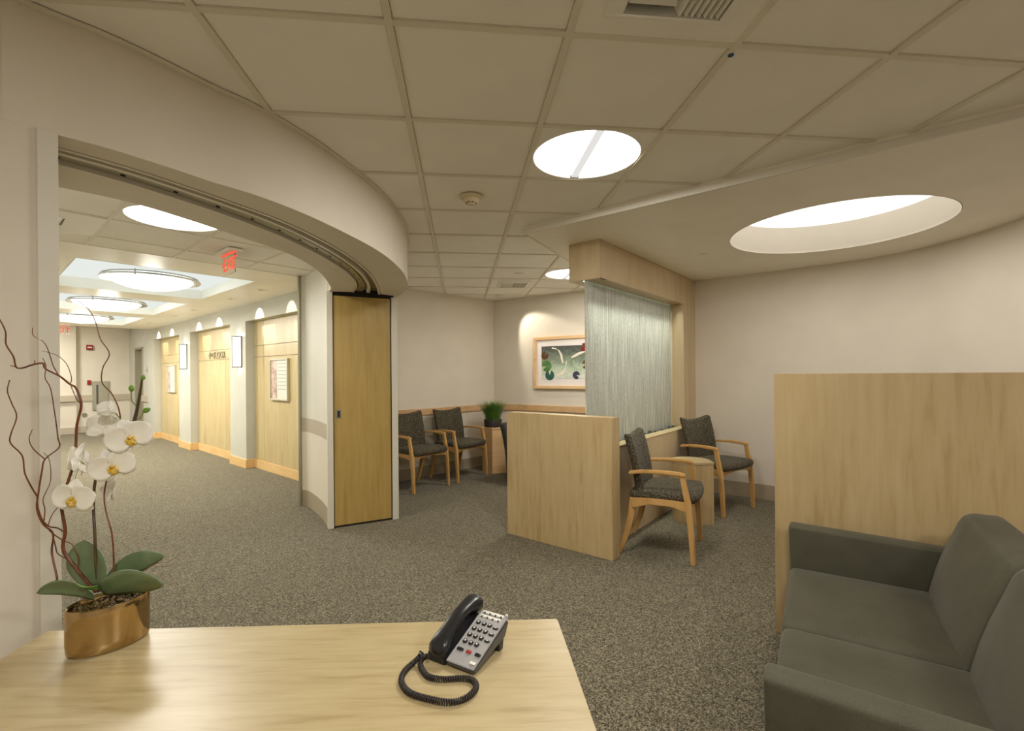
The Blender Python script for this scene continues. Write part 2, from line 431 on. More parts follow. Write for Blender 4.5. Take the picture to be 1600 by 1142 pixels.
def clip(poly, win):                                  # polygon cut by a convex window (ccw)
    out = [Vector((p[0], p[1])) for p in poly]
    for i in range(len(win)):
        a, b = Vector(win[i][:2]), Vector(win[(i + 1) % len(win)][:2]); e = b - a
        inp, out = out, []
        for j in range(len(inp)):
            p, q = inp[j - 1], inp[j]
            dp = e.x * (p.y - a.y) - e.y * (p.x - a.x); dq = e.x * (q.y - a.y) - e.y * (q.x - a.x)
            if dq >= 0:
                if dp < 0: out.append(p.lerp(q, dp / (dp - dq)))
                out.append(q)
            elif dp >= 0: out.append(p.lerp(q, dp / (dp - dq)))
        if not out: return []
    return out
def circle(cx, cy, r, n=48):
    return [(cx + r * math.cos(2 * math.pi * k / n), cy + r * math.sin(2 * math.pi * k / n)) for k in range(n)]

# ================================================================== THE SETTING
ZC, ZS, ZK, ZH = 2.575, 2.525, 2.501, 2.20            # tile ceiling, gypsum soffit, corridor ceiling, curved header underside
# ---- floor
struct(MB().box(-14.5, 4.6, -3.2, 15.5, -0.06, 0).build('floor', 'carpet'), 'speckled grey beige carpet over the whole floor', 'floor')

# ---- curved header wall with the folding door tracks
outer = [(-1.515, 1.42), (-1.445, 1.515), (-1.365, 1.601), (-1.276, 1.737), (-1.189, 1.894), (-1.087, 2.045), (-0.975, 2.32), (-0.868, 2.75), (-0.82, 3.08), (-0.812, 3.39), (-0.83, 3.72), (-0.905, 4.16), (-1.02, 4.50), (-1.125, 4.74)]
trk1 = [(-1.60, 1.50), (-1.516, 1.595), (-1.405, 1.75), (-1.305, 1.951), (-1.215, 2.162), (-1.134, 2.39), (-1.075, 2.72), (-1.048, 3.137), (-1.077, 3.663), (-1.17, 4.20), (-1.26, 4.60)]
trk2 = [(-1.74, 1.61), (-1.645, 1.73), (-1.532, 1.907), (-1.433, 2.141), (-1.347, 2.397), (-1.283, 2.70), (-1.247, 3.10), (-1.255, 3.587), (-1.345, 4.10), (-1.50, 4.46)]
inner = [(-1.98, 1.78), (-1.84, 1.934), (-1.69, 2.11), (-1.588, 2.371), (-1.505, 2.677), (-1.432, 2.945), (-1.41, 3.2), (-1.445, 3.6), (-1.593, 4.20), (-1.70, 4.42)]
NC = 64
O_, T1, T2, I_ = [resample(catmull([(*p, 0) for p in c], 8), NC) for c in (outer, trk1, trk2, inner)]
hd = struct(empty('wall_header'), 'curved white header wall over the wide opening, with folding door tracks underneath', 'wall')
MB().loft(O_, T1, ZH, ZC + .03).build('header_face', 'wall', hd, smooth=True)
MB().loft(T2, I_, ZH, ZC + .03).build('inner_face', 'wall', hd, smooth=True)
MB().loft(T1, T2, ZH + .035, ZC).build('track_bed', 'track', hd, smooth=True)
def mixc(A, B, t): return [a.lerp(b, t) for a, b in zip(A, B)]
MB().loft(mixc(T1, T2, .02), mixc(T1, T2, .10), ZH - .004, ZH + .04).build('track_lip', 'trim', hd, smooth=True)
MB().loft(mixc(T1, T2, .38), mixc(T1, T2, .50), ZH + .004, ZH + .04).build('track_rail', 'trim', hd, smooth=True)
MB().loft(mixc(T1, T2, .62), mixc(T1, T2, .86), ZH + .012, ZH + .04).build('track_channel', 'steel', hd, smooth=True)
MB().loft(mixc(T1, T2, .92), mixc(T1, T2, .99), ZH - .004, ZH + .04).build('track_lip', 'trim', hd, smooth=True)
for k in range(3, NC - 3, 4):                        # hanger clips along the channel
    p = T1[k].lerp(T2[k], .74); q = T1[k + 1].lerp(T2[k + 1], .74); d = (q - p).normalized()
    m = MB().box(-.008, .008, -.0025, .0025, -.002, .004)
    m.xf(frame_mat((p.x, p.y, ZH + .009), (d.x, d.y, 0), (-d.y, d.x, 0), (0, 0, 1)))
    m.build('track_clip', 'dark', hd)
OA = [p + Vector((-.004, 0, 0)) for p in O_]
ob = []
for i, p in enumerate(O_):
    t = (O_[min(i + 1, NC)] - O_[max(i - 1, 0)]).normalized(); ob.append(p + Vector((t.y, -t.x, 0)) * .02)
struct(MB().loft(OA, ob, ZC - .006, ZC + .004).build('trim_1', 'tee', smooth=True), 'thin ceiling edge angle along the curved header', 'trim')

# ---- wall left of the opening, its jamb
wl_o = [(-1.445, 1.515), (-1.56, 1.362), (-1.74, 1.10), (-1.86, .75), (-1.9, .3), (-1.9, -2.9)]
wl_i = [(-1.90, 1.92), (-2.1, 1.60), (-2.2, 1.25), (-2.3, .85), (-2.3, .3), (-2.3, -2.9)]
struct(MB().loft(wl_o, wl_i, 0, ZC + .03).build('wall_left', 'wall', smooth=True), 'smooth off-white wall beside the desk', 'wall')
jd = Vector((.6, .8)); jn = Vector((.8, -.6)); j0 = Vector((-1.445, 1.515)); j1 = j0 - jd * .046
struct(MB().prism([j0 + jd * .004 - jn * .03, j0 + jd * .004 + jn * .008, j1 + jn * .008, j1 - jn * .03], 0, ZH + .003).build('trim_2', 'trim', bevel=.002), 'narrow white door jamb strip behind the orchid', 'trim')

# ---- closing walls behind the photographer
struct(MB().box(-2.3, 3.9, -3.1, -2.9, 0, ZC + .03).build('wall_rear', 'wall'), 'plain wall behind the desk', 'wall')

# ---- pocket with the folded door, and the curved white column beside it
colc = catmull([(-2.306, 5.197, 0), (-2.215, 5.15, 0), (-2.06, 4.962, 0), (-1.877, 4.70, 0), (-1.704, 4.412, 0)], 8)
dA, dB = Vector((-1.704, 4.412)), Vector((-1.138, 4.71))
dv = (dB - dA).normalized(); dn = Vector((dv.y, -dv.x))            # dn faces the room
rest = [(-1.138, 4.71), (-1.25, 5.20), (-1.50, 6.20), (-1.54, 6.42), tuple(sn(5.0, -3.06)[:2]), tuple(sn(5.16, -2.96)[:2])]
cp = [(p.x, p.y) for p in colc] + rest
wc = struct(MB().prism(cp, 0, 2.56).build('wall_column', 'column', smooth=True, ang=20), 'curved white column wall between the corridor and the folded door', 'wall')
def strip(curve, off, z0, z1, mat, name, parent):
    A = [Vector((p[0], p[1], 0)) for p in curve]; B = []
    for i, p in enumerate(A):
        t = (A[min(i + 1, len(A) - 1)] - A[max(i - 1, 0)]).normalized(); B.append(p + Vector((t.y, -t.x, 0)) * off)
    A = [p - (b - p) * .5 for p, b in zip(A, B)]
    return MB().loft(A, B, z0, z1).build(name, mat, parent, smooth=True)
def rev(c): return list(reversed(c))
strip(colc, -.006, .81, .958, 'vinyl', 'chair_rail_band', wc)
strip(colc, -.005, 0, .175, 'base', 'base', wc)
strip(colc, -.003, .175, .81, 'wainscot', 'wainscot', wc)
e0 = Vector((-2.306, 5.197)); e1 = Vector((colc[1].x, colc[1].y)); ed = (e1 - e0).normalized(); en = Vector((-ed.y, ed.x)) * -1
struct(MB().prism([e0 - ed * .02 - en * .012, e0 + ed * .012 - en * .012, e0 + ed * .012 + en * .02, e0 - ed * .02 + en * .02], 0, ZK).build('trim_3', 'steel', bevel=.002), 'slim metal corner strip at the corridor edge of the column', 'trim')
def face_box(a, b, d0, d1, z0, z1, mat, name, parent=None, **k):     # slab on the pocket face between fractions a, b (metres)
    p, q = dA + dv * a, dA + dv * b
    return MB().prism([p + dn * d0, q + dn * d0, q + dn * d1, p + dn * d1], z0, z1).build(name, mat, parent, **k)
LW = (dB - dA).length
struct(face_box(-.012, .040, -.03, .022, 0, ZH, 'trim', 'trim_4', bevel=.003), 'white frame post at the corridor edge of the folded door', 'trim')
struct(face_box(LW - .055, LW + .004, -.03, .022, 0, ZH - .02, 'trim', 'trim_5', bevel=.003), 'white frame post at the waiting room edge of the folded door', 'trim')
dr = struct(face_box(.047, LW - .066, -.02, .008, .018, 2.165, 'doorwood', 'door_1', bevel=.002), 'folded maple fire door stacked in its wall pocket', 'door')
face_box(.040, LW - .055, -.02, .002, 0, .018, 'dark', 'bottom_gap', dr); face_box(.040, .047, -.02, .003, 0, 2.17, 'dark', 'side_gap', dr); face_box(LW - .066, LW - .055, -.02, .003, 0, 2.17, 'dark', 'side_gap', dr)
face_box(.02, LW - .03, -.02, .004, 2.165, ZH + .036, 'dark', 'top_gap', dr)
hp = face_box(.066, .112, .005, .011, 1.02, 1.10, 'chrome', 'flush_pull', dr, bevel=.002)
face_box(.078, .100, .010, .0118, 1.03, 1.09, 'black', 'pull_recess', hp)

# ---- back walls of the waiting area
def wall_seg(name, p, q, th, z1, mat, label):
    p, q = Vector(p), Vector(q); d = (q - p).normalized(); n = Vector((-d.y, d.x)) * th
    return struct(MB().prism([p, q, q + n, p + n], 0, z1).build(name, mat), label, 'wall')
bwA, bwC, bwB = (-1.56, 6.27), (-.29, 7.58), (2.45, 5.756)
wall_seg('wall_back_left', bwA, bwC, .15, ZC + .03, 'wall', 'off-white back wall behind the two waiting chairs')
wall_seg('wall_back_right', bwC, bwB, .15, ZC + .03, 'wall', 'off-white wall with the framed pond picture')
def on_wall(name, p, q, z0, z1, th, mat, off=0.0, a=0, b=None, **k):
    p, q = Vector(p), Vector(q); d = (q - p); L = d.length; d.normalize(); n = Vector((d.y, -d.x))
    b = L if b is None else b
    m = MB().box(a, b, -th, 0, z0, z1).xf(frame_mat((p.x + n.x * off, p.y + n.y * off, 0), (d.x, d.y, 0), (-n.x, -n.y, 0), (0, 0, 1)))
    return m
struct(on_wall('', bwA, bwC, .855, .945, .022, '').build('trim_6', 'railwood', bevel=.003), 'maple chair rail behind the two waiting chairs', 'trim')
struct(on_wall('', bwC, bwB, .855, .945, .022, '').build('trim_7', 'railwood', bevel=.003), 'maple chair rail below the pond picture', 'trim')
struct(on_wall('', bwA, bwC, 0, .15, .008, '').build('baseboard_back_left', 'base'), 'tan rubber base behind the two waiting chairs', 'baseboard')
struct(on_wall('', bwC, bwB, 0, .15, .008, '').build('baseboard_back_right', 'base'), 'tan rubber base below the pond picture', 'baseboard')

# ---- curved wall of the seating corner
rw = [(2.16, 5.81), (2.639, 5.435), (3.046, 5.106), (3.451, 4.743), (3.70, 4.315), (3.75, 3.772), (3.69, 3.3), (3.60, 2.7), (3.55, 1.8), (3.55, -2.95)]
RW = catmull([(*p, 0) for p in rw], 6)
rwo = []
for i, p in enumerate(RW):
    t = (RW[min(i + 1, len(RW) - 1)] - RW[max(i - 1, 0)]).normalized(); rwo.append(p - Vector((t.y, -t.x, 0)) * .15)
struct(MB().loft(RW, rwo, 0, ZC + .03).build('wall_right', 'wall', smooth=True), 'smoothly curved off-white wall of the seating corner', 'wall')
rb = []
for i, p in enumerate(RW):
    t = (RW[min(i + 1, len(RW) - 1)] - RW[max(i - 1, 0)]).normalized(); rb.append(p + Vector((t.y, -t.x, 0)) * .008)
struct(MB().loft(rb, RW, 0, .165).build('baseboard_right', 'base', smooth=True), 'tan rubber base along the curved wall', 'baseboard')

# ---- lay-in tile ceiling (grid turned six degrees to the camera)
GU, GV, GS, GA = .3714, 1.5872, .5992, .1055
gax, gbx = Vector((math.cos(GA), math.sin(GA))), Vector((-math.sin(GA), math.cos(GA)))
def grid(i, j): return gax * (GU + i * GS) + gbx * (GV + j * GS)
room = [(-1.95, -2.95), (3.6, -2.95), (3.6, .95), (.11, 3.76), (.62, 4.75), (1.15, 5.83), (1.7, 6.35), (-.29, 7.7), (-1.62, 6.35), (-1.15, 4.8), (-.83, 3.5), (-.9, 2.6), (-1.15, 1.95), (-1.5, 1.4), (-1.9, .8)]
cl = struct(empty('ceiling', (0, 0, ZC)), 'suspended ceiling of square beige tiles in a metal grid', 'ceiling')
tile_me = MB().box(.012, GS - .012, .012, GS - .012, .008, .022).mesh('ceiling_tile', 'tile', bevel=.004, seg=1)
HOLES = {(0, 1), (1, 6), (0, -1), (0, 7), (2, -4), (-1, -4)}
for i in range(-6, 7):
    for j in range(-9, 12):
        if (i, j) in HOLES: continue
        if any(inside(grid(i + a, j + b), room) for a in (0, .25, .5, .75, 1) for b in (0, .25, .5, .75, 1)):
            o = obj('ceiling_tile', tile_me, cl); g = grid(i, j); o.location = (g.x, g.y, 0); o.rotation_euler = (0, 0, GA)
def tee_bar(p0, d, zz):
    ts = [t * .05 for t in range(-140, 200) if inside(p0 + d * (t * .05), room)]
    if not ts: return
    n = Vector((-d.y, d.x)) * .012; a, b = p0 + d * (ts[0] - .06), p0 + d * (ts[-1] + .06)
    MB().prism([a - n, b - n, b + n, a + n], zz, .02).build('ceiling_tee', 'tee', cl)
for i in range(-6, 8): tee_bar(grid(i, 0), gbx, 0)
for j in range(-9, 12): tee_bar(grid(0, j), gax, .0008)

# ---- gypsum soffit over the seating corner with its round cove
sof = [(.11, 3.76), (3.78, .82), (4.0, 1.2), (4.0, 4.6), (2.6, 6.3), (1.35, 6.25)]
cc = (2.51, 3.71); CR = .735
so = struct(MB().prism(sof, ZS, ZC + .02, holes=[circle(*cc, CR, 64)]).build('ceiling_soffit', 'gyp'), 'lowered smooth ceiling over the seating corner', 'ceiling')
mc = MB()
A = circle(*cc, CR - .004, 64)
mc.add([(x, y, ZS - .001) for x, y in A] + [(x, y, ZS + .30) for x, y in A], [(k, (k + 1) % 64, 64 + (k + 1) % 64, 64 + k) for k in range(64)])
mc.add([(x, y, ZS + .30) for x, y in circle(*cc, CR + .05, 64)] , [tuple(range(64))])
mc.build('cove_wall', 'covewall', so, smooth=True)
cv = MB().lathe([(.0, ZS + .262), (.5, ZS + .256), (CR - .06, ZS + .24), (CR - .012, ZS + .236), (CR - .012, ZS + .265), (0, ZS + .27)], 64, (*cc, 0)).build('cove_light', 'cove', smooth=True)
lamp('AREA', 'cove_lamp', (*cc, ZS + .012), 17, WARM, cv, shape='DISK', size=1.3)
tag(cv, 'large round glowing cove light in the lowered ceiling', 'light')

def edge_strip(name, p, q_, label):
    p, q_ = Vector(p), Vector(q_); d = (q_ - p).normalized(); n = Vector((d.y, -d.x))
    return struct(MB().prism([p - n * .01, q_ - n * .01, q_ + n * .006, p + n * .006], ZS - .003, ZC - .012).build(name, 'trim', bevel=.001, seg=1), label, 'trim')
edge_strip('trim_8', (.102, 3.766), (3.78, .82), 'straight white edge strip of the lowered ceiling over the seating corner')
edge_strip('trim_9', (1.35, 6.25), (.11, 3.76), 'short white edge strip of the lowered ceiling beside the water wall')

# ---- partitions
pA, pB = Vector((-.051, 4.245)), Vector((.752, 3.597)); pd = (pB - pA).normalized(); pn = Vector((-pd.y, pd.x))
struct(MB().prism([pA, pB, pB + pn * .128, pA + pn * .128], 0, 1.082).build('wall_partition_low', 'maple', bevel=.003), 'low maple partition at the end of the water wall', 'partition')
ba = math.radians(-33); bd = Vector((math.cos(ba), math.sin(ba))); bn = Vector((-bd.y, bd.x)); b0 = Vector((1.433, 2.606))
struct(MB().prism([b0, b0 + bd * 2.32, b0 + bd * 2.32 + bn * .12, b0 + bn * .12], 0, 1.415).build('wall_partition_tall', 'maple', bevel=.003), 'tall maple partition behind the grey sofa', 'partition')

# ---- corridor
PF, PP = -2.82, -2.945
wk = struct(empty('wall_corridor'), 'corridor wall of white pilasters and recessed maple panels', 'wall')
def sbox(s0, s1, n0, n1, z0, z1, name, mat, parent=None, **k):
    m = MB().box(s0, s1, n0, n1, z0, z1).xf(frame_mat((0, 0, 0), (*CX, 0), (*NX, 0), (0, 0, 1)))
    return m.build(name, mat, parent, **k)
sbox(4.9, 14.6, PP - .25, PP - .014, 0, ZK + .05, 'backing', 'wall_cool', wk)
pils = [(7.87, 8.53), (10.62, 11.34), (13.27, 13.85)]
for a, b in pils: sbox(a, b, PP - .014, PF, 0, ZK + .02, 'pilaster', 'wall_cool', wk)
bays = [(5.1, 7.87, [5.2, 6.05, 7.52]), (8.53, 10.62, [9.12, 10.21]), (11.34, 13.27, [11.9, 12.8])]
for a, b, seams in bays:
    sbox(a, b, PP - .014, PF, 2.253, ZK + .02, 'lintel', 'wall_cool', wk)
    cuts = [a] + seams + [b]
    for x0, x1 in zip(cuts, cuts[1:]):
        for z0, z1 in ((.14, 1.700), (1.708, 1.873), (1.881, 2.253)):
            sbox(x0 + .004, x1 - .004, PP - .014, PP, z0, z1, 'maple_panel', 'maple_cor', wk, bevel=.0015, seg=1)
bb = struct(empty('baseboard_corridor'), 'stepped maple base along the corridor pilasters and panels', 'baseboard')
def bseg(s0, s1, n0, n1):
    p0 = sn(s0, n0); m = MB().box(0, s1 - s0, 0, n1 - n0, 0, .138)
    o = m.build('base_board', 'maple_base', bb, bevel=.002, seg=1); o.location = p0; o.rotation_euler = (0, 0, math.atan2(CX[1], CX[0]))
    return o
for a, b, _ in bays: bseg(a, b, PP, PP + .014)
for a, b in pils:
    bseg(a - .014, b + .014, PF, PF + .014)
    bseg(a - .014, a, PP, PF); bseg(b, b + .014, PP, PF)
# side wall and doorway beyond the panels
ws = struct(empty('wall_corridor_end_side'), 'white side wall with a doorway at the corridor end', 'wall')
sbox(13.85, 14.72, PP - .25, -2.90, 0, 2.9, 'wall_piece', 'wall_cool', ws); sbox(15.50, 16.3, PP - .25, -2.90, 0, 2.9, 'wall_piece', 'wall_cool', ws)
sbox(14.72, 15.50, PP - .25, -2.90, 2.12, 2.9, 'wall_piece', 'wall_cool', ws)
sbox(14.70, 14.76, -3.05, -2.885, 0, 2.15, 'frame_post', 'steel', ws); sbox(15.46, 15.52, -3.05, -2.885, 0, 2.15, 'frame_post', 'steel', ws); sbox(14.70, 15.52, -3.05, -2.885, 2.10, 2.15, 'frame_head', 'steel', ws)
sbox(14.76, 15.46, -3.06, -3.02, 0, 2.10, 'door_leaf', 'vinyl', ws)
sbox(13.9, 14.7, -2.9, -2.86, .80, .95, 'handrail', 'vinyl', ws)
wf = struct(empty('wall_far'), 'pale wall closing the far end of the corridor', 'wall')
sbox(16.2, 16.35, -3.2, 2.4, 0, 2.9, 'wall_face', 'wall', wf)
sbox(16.08, 16.2, -1.82, 2.4, 0, 2.9, 'wall_projection', 'wall', wf)
sbox(16.04, 16.08, -1.82, 2.4, 0, .16, 'base', 'vinyl', wf); sbox(16.17, 16.2, -2.95, -1.82, 0, .16, 'base', 'vinyl', wf)
sbox(16.0, 16.08, -1.80, 2.4, .80, .955, 'handrail', 'vinyl', wf, bevel=.01); sbox(16.17, 16.2, -2.95, -1.82, .795, .95, 'bumper_rail', 'vinyl', wf)
struct(sbox(2.55, 13.9, 0, .2, 0, 2.9, 'wall_corridor_left', 'wall_cool'), 'plain corridor wall facing the maple panels', 'wall')
struct(sbox(13.9, 16.3, 2.3, 2.5, 0, 2.9, 'wall_cross_corridor', 'wall_cool'), 'end wall of the cross corridor', 'wall')
struct(sbox(13.7, 13.9, 0, 2.4, 0, 2.9, 'wall_cross_return', 'wall_cool'), 'return wall of the cross corridor', 'wall')
# corridor ceiling: smooth part with three coffers, tiled part near the opening
ck = struct(empty('ceiling_corridor'), 'corridor ceiling with white light coffers and a tiled strip', 'ceiling')
COF = [(5.78, 7.68), (8.34, 10.26), (10.90, 12.80)]; CN0, CN1 = -2.18, -.655
rot = frame_mat((0, 0, 0), (*CX, 0), (*NX, 0), (0, 0, 1))
mm = MB().prism([(5.17, PP - .05), (13.68, PP - .05), (13.68, .15), (5.17, .15)], ZK, ZK + .06, holes=[[(a, CN0), (b, CN0), (b, CN1), (a, CN1)] for a, b in COF])
mm.xf(rot).build('smooth_ceiling', 'cgyp', ck)
for a, b in COF:
    t = MB(); z1 = ZK + .12; e = .004
    a, b, c0, c1 = a + e, b - e, CN0 + e, CN1 - e
    t.add([(a, c0, ZK - .001), (b, c0, ZK - .001), (b, c1, ZK - .001), (a, c1, ZK - .001), (a, c0, z1), (b, c0, z1), (b, c1, z1), (a, c1, z1)],
          [(0, 1, 5, 4), (1, 2, 6, 5), (2, 3, 7, 6), (3, 0, 4, 7)])
    t.xf(rot).build('coffer_side', 'coffer', ck)
    sbox(a, b, c0, c1, z1, z1 + .01, 'luminous_panel', 'lumi', ck)
sbox(13.66, 16.4, -3.2, 2.4, 2.80, 2.86, 'end_ceiling', 'cgyp', ck); sbox(13.62, 13.68, -3.2, .15, ZK, 2.86, 'ceiling_step', 'cgyp', ck)
reg = [(p.x, p.y) for p in mixc(T2, I_, .5)][4:] + [tuple(sn(5.12, -2.5)[:2]), tuple(sn(5.17, -2.97)[:2]), tuple(sn(5.17, .1)[:2]), tuple(sn(2.7, .1)[:2])]
def sn2(s, n): return Vector(sn(s, n)[:2])
CLT = (3.6, -1.25)
for i in range(-2, 7):
    for j in range(-6, 2):
        s0, n0 = 4.8 - .6 * i, -.65 + .6 * j
        w = [sn2(s0 + .011, n0 + .011), sn2(s0 + .589, n0 + .011), sn2(s0 + .589, n0 + .589), sn2(s0 + .011, n0 + .589)]
        if (w[1] - w[0]).cross(w[2] - w[1]) < 0: w = w[::-1]
        if (abs(s0 - CLT[0]) < .01 and abs(n0 - CLT[1]) < .01) or (abs(s0 - 4.2) < .01 and abs(n0 + .65) < .01): continue
        c = clip(reg, w)
        if len(c) < 3: continue
        MB().prism(c, ZK + .006, ZK + .02).build('ceiling_tile', 'tile', ck)
def region_bar(p, q, wdt, zz):
    d = (q - p).normalized(); n = Vector((-d.y, d.x)) * wdt
    w = [p - n, q - n, q + n, p + n]
    c = clip(reg, w)
    if len(c) >= 3: MB().prism(c, ZK + zz, ZK + .012).build('ceiling_tee', 'tee', ck)
for i in range(-1, 7): region_bar(sn2(4.8 - .6 * i, -3.1), sn2(4.8 - .6 * i, .2), .011, .0008)
for j in range(-5, 2): region_bar(sn2(1.2, -.65 + .6 * j), sn2(5.17, -.65 + .6 * j), .011, 0)

# ================================================================== CEILING FITTINGS
def round_light(i, j, label, k=1.0):
    g = grid(i, j); t = empty('round_ceiling_light', (g.x, g.y, ZC), GA)
    tag(t, label, 'ceiling light', 'round ceiling lights in the tile ceiling')
    h = GS / 2; R = .281
    MB().prism([(.012, .012), (GS - .012, .012), (GS - .012, GS - .012), (.012, GS - .012)], .006, .018, holes=[circle(h, h, R, 48)]).build('face_plate', 'tile', t)
    MB().lathe([(R, .006), (R + .006, .004), (R + .006, .016), (R, .016)], 48, (h, h, 0)).build('rim', 'white', t, smooth=True)
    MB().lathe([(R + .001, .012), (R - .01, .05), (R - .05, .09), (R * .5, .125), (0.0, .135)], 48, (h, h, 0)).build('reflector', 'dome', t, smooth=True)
    MB().limb([(h - R + .012, .012), (h + R - .012, .012)], [.012, .012], h - .02, h + .02).build('lamp_bar', 'bar', t, bevel=.004)
    for s in (-1, 1): MB().limb([(h + s * (R - .012), .012), (h + s * (R - .002), .03)], [.02, .02], h - .026, h + .026).build('bar_end', 'white', t)
    lamp('AREA', 'lamp', (h, h, -.004), ROOM_W * k, WARM, t, shape='DISK', size=.5)
    return t
round_light(0, 1, 'large bright round ceiling light with a centre bar, nearest above the carpet', .88)
round_light(1, 6, 'small looking round ceiling light partly hidden by the water wall beam', .88)
round_light(2, -4, 'round ceiling light behind the sofa end of the desk, out of the picture', .9)
round_light(-1, -4, 'round ceiling light behind the orchid end of the desk, out of the picture', 1.25)

def diffuser(i, j, label):
    g = grid(i, j); t = empty('supply_diffuser', (g.x, g.y, ZC), GA); tag(t, label, 'air diffuser', 'supply diffusers in the tile ceiling')
    a, b = .012, GS - .012; q0, q1 = .11, GS - .11
    MB().prism([(a, a), (b, a), (b, b), (a, b)], .004, .016, holes=[[(q0, q0), (q1, q0), (q1, q1), (q0, q1)]]).build('face_plate', 'tile', t)
    m = MB(); r0, r1 = q0 - .02, q1 + .02; i0, i1 = q0 + .03, q1 - .03
    m.add([(r0, r0, .003), (r1, r0, .003), (r1, r1, .003), (r0, r1, .003), (i0, i0, -.022), (i1, i0, -.022), (i1, i1, -.022), (i0, i1, -.022),
           (i0, i0, .015), (i1, i0, .015), (i1, i1, .015), (i0, i1, .015)],
          [(0, 1, 5, 4), (1, 2, 6, 5), (2, 3, 7, 6), (3, 0, 4, 7), (4, 5, 9, 8), (5, 6, 10, 9), (6, 7, 11, 10), (7, 4, 8, 11)])
    m.build('bevelled_frame', 'white', t)
    MB().box(i0, i1, i0, i1, .012, .02).build('backing', 'dark', t)
    h = GS / 2
    for k in range(4):
        y = i0 + .02 + k * (i1 - i0 - .02) / 4
        for x0, x1, c0 in ((i0 + .004, h - .006, 1), ):
            MB().limb([(y, .008), (y + .032, -.02)], [.006, .006], x0, x1).build('louver', 'white', t)
    for k in range(7):
        x = h + .008 + k * (i1 - h - .012) / 7
        m = MB().limb([(x, .008), (x + .016, -.02)], [.005, .005], -i1 + .004, -i0 - .004)
        m.xf(Matrix(((0, 1, 0, 0), (-1, 0, 0, 0), (0, 0, 1, 0), (0, 0, 0, 1)))); m.build('louver', 'white', t)
    return t
diffuser(0, -1, 'louvred supply air diffuser at the top edge of the picture')
diffuser(0, 7, 'louvred supply air diffuser far back near the picture wall')

t = empty('smoke_detector', (*at(736, 307, ZC).xy, ZC)); tag(t, 'round cream smoke detector on a ceiling tile', 'smoke detector')
MB().lathe([(0, .0), (.072, 0), (.072, -.012), (.06, -.02), (0, -.02)], 32).build('base_plate', 'cream', t, smooth=True)
MB().lathe([(0, -.018), (.056, -.018), (.052, -.03), (.03, -.045), (.024, -.052), (0, -.053)], 32).build('sensor_head', 'cream', t, smooth=True)
for k in range(8):
    a = 2 * math.pi * k / 8 + .39
    MB().box(-.008, .008, -.003, .003, -.046, -.036).xf(Matrix.Rotation(a, 4, 'Z') @ Matrix.Translation((0, -.031, 0))).build('vent_slot', 'dark', t)
def capd(name, p, label, r=.035):
    t = empty(name, p); tag(t, label, 'sprinkler')
    MB().lathe([(0, .002), (r, .002), (r, -.004), (r * .8, -.008), (0, -.009)], 24).build('cover_plate', 'white', t, smooth=True)
    MB().lathe([(r + .001, .001), (r + .006, .001), (r + .006, -.002), (r + .001, -.002)], 24).build('escutcheon', 'tee', t, smooth=True)
capd('sprinkler_cap', (*at(811, 428, ZC).xy, ZC + .006), 'flat white sprinkler cap beside the far air diffuser', .045)
capd('sprinkler_cap', (*at(1101, 397, ZS).xy, ZS), 'flat white sprinkler cap in the lowered ceiling near the round cove')
st = MB().lathe([(0, 0), (.0105, 0), (.0105, -.002), (0, -.002)], 20, (*at(1142, 86, ZC).xy, ZC)).build('marker_dot', 'blue')
tag(st, 'tiny blue round marker on a ceiling grid bar', 'marker')
# art spotlight for the picture wall
ap = at(790, 467, ZC)
t = empty('art_downlight', (ap.x, ap.y, ZC)); tag(t, 'small recessed spotlight in front of the pond picture wall', 'spotlight')
MB().lathe([(.035, .0), (.055, 0), (.055, -.005), (.04, -.006), (.035, .02)], 28).build('trim_ring', 'white', t, smooth=True)
MB().lathe([(0, .012), (.034, .012), (.034, .016), (0, .018)], 24).build('lamp_face', 'dlamp', t, smooth=True)
def aim(o, d): o.rotation_euler = Vector(d).to_track_quat('-Z', 'Y').to_euler()
pwd = (Vector(bwB) - Vector(bwC)).normalized(); pwn = Vector((pwd.y, -pwd.x))
def pw(a, off, z): p = Vector(bwC) + pwd * a + pwn * off; return Vector((p.x, p.y, z))
for k, (aa, tgt) in enumerate(((.36, 1.08), (2.28, 1.56))):
    src = pw(aa, .38, ZC - .03)
    if k == 0: t.location = (src.x, src.y, ZC)
    else:
        t2 = copy_tree(t); t2.location = (src.x, src.y, ZC); t = t2
        tag(t, 'small recessed spotlight beyond the water wall glass', 'spotlight')
    l = lamp('SPOT', 'spot', (0, 0, -.02), 40, HALO, t, spot_size=math.radians(62), spot_blend=.4, shadow_soft_size=.02)
    aim(l, pw(tgt, 0, 1.66) - src)

# ================================================================== WATER WALL
be = Vector((.626, .780)).normalized(); bpn = Vector((be.y, -be.x))     # along the beam; toward the seating corner
wo = Vector((.728, 3.905)); BW = .298
wm = frame_mat((wo.x, wo.y, 0), (be.x, be.y, 0), (-bpn.x, -bpn.y, 0), (0, 0, 1))   # x along, y away from the seating side
t = empty('water_wall', (wo.x, wo.y, 0), math.atan2(be.y, be.x)); tag(t, 'water wall of ribbed glass in a pale wood portal frame', 'water feature')
MB().box(0, 2.42, 0, BW, 2.205, ZS).build('beam', 'anigre', t, bevel=.003)
MB().box(1.985, 2.42, 0, BW, .80, 2.205).build('post', 'anigre', t, bevel=.003)
pl = MB().box(-.06, 2.42, -.055, .06, 0, .79).box(-.06, 2.42, BW - .06, BW + .05, 0, .79).box(-.06, 2.42, .06, BW - .06, 0, .70).build('planter_wall', 'anigre', t)
MB().box(-.06, 2.40, -.058, .062, .79, .806).build('planter_cap', 'maple_x', t, bevel=.002); MB().box(-.06, 2.40, BW - .062, BW + .053, .79, .806).build('planter_cap', 'maple_x', t, bevel=.002)
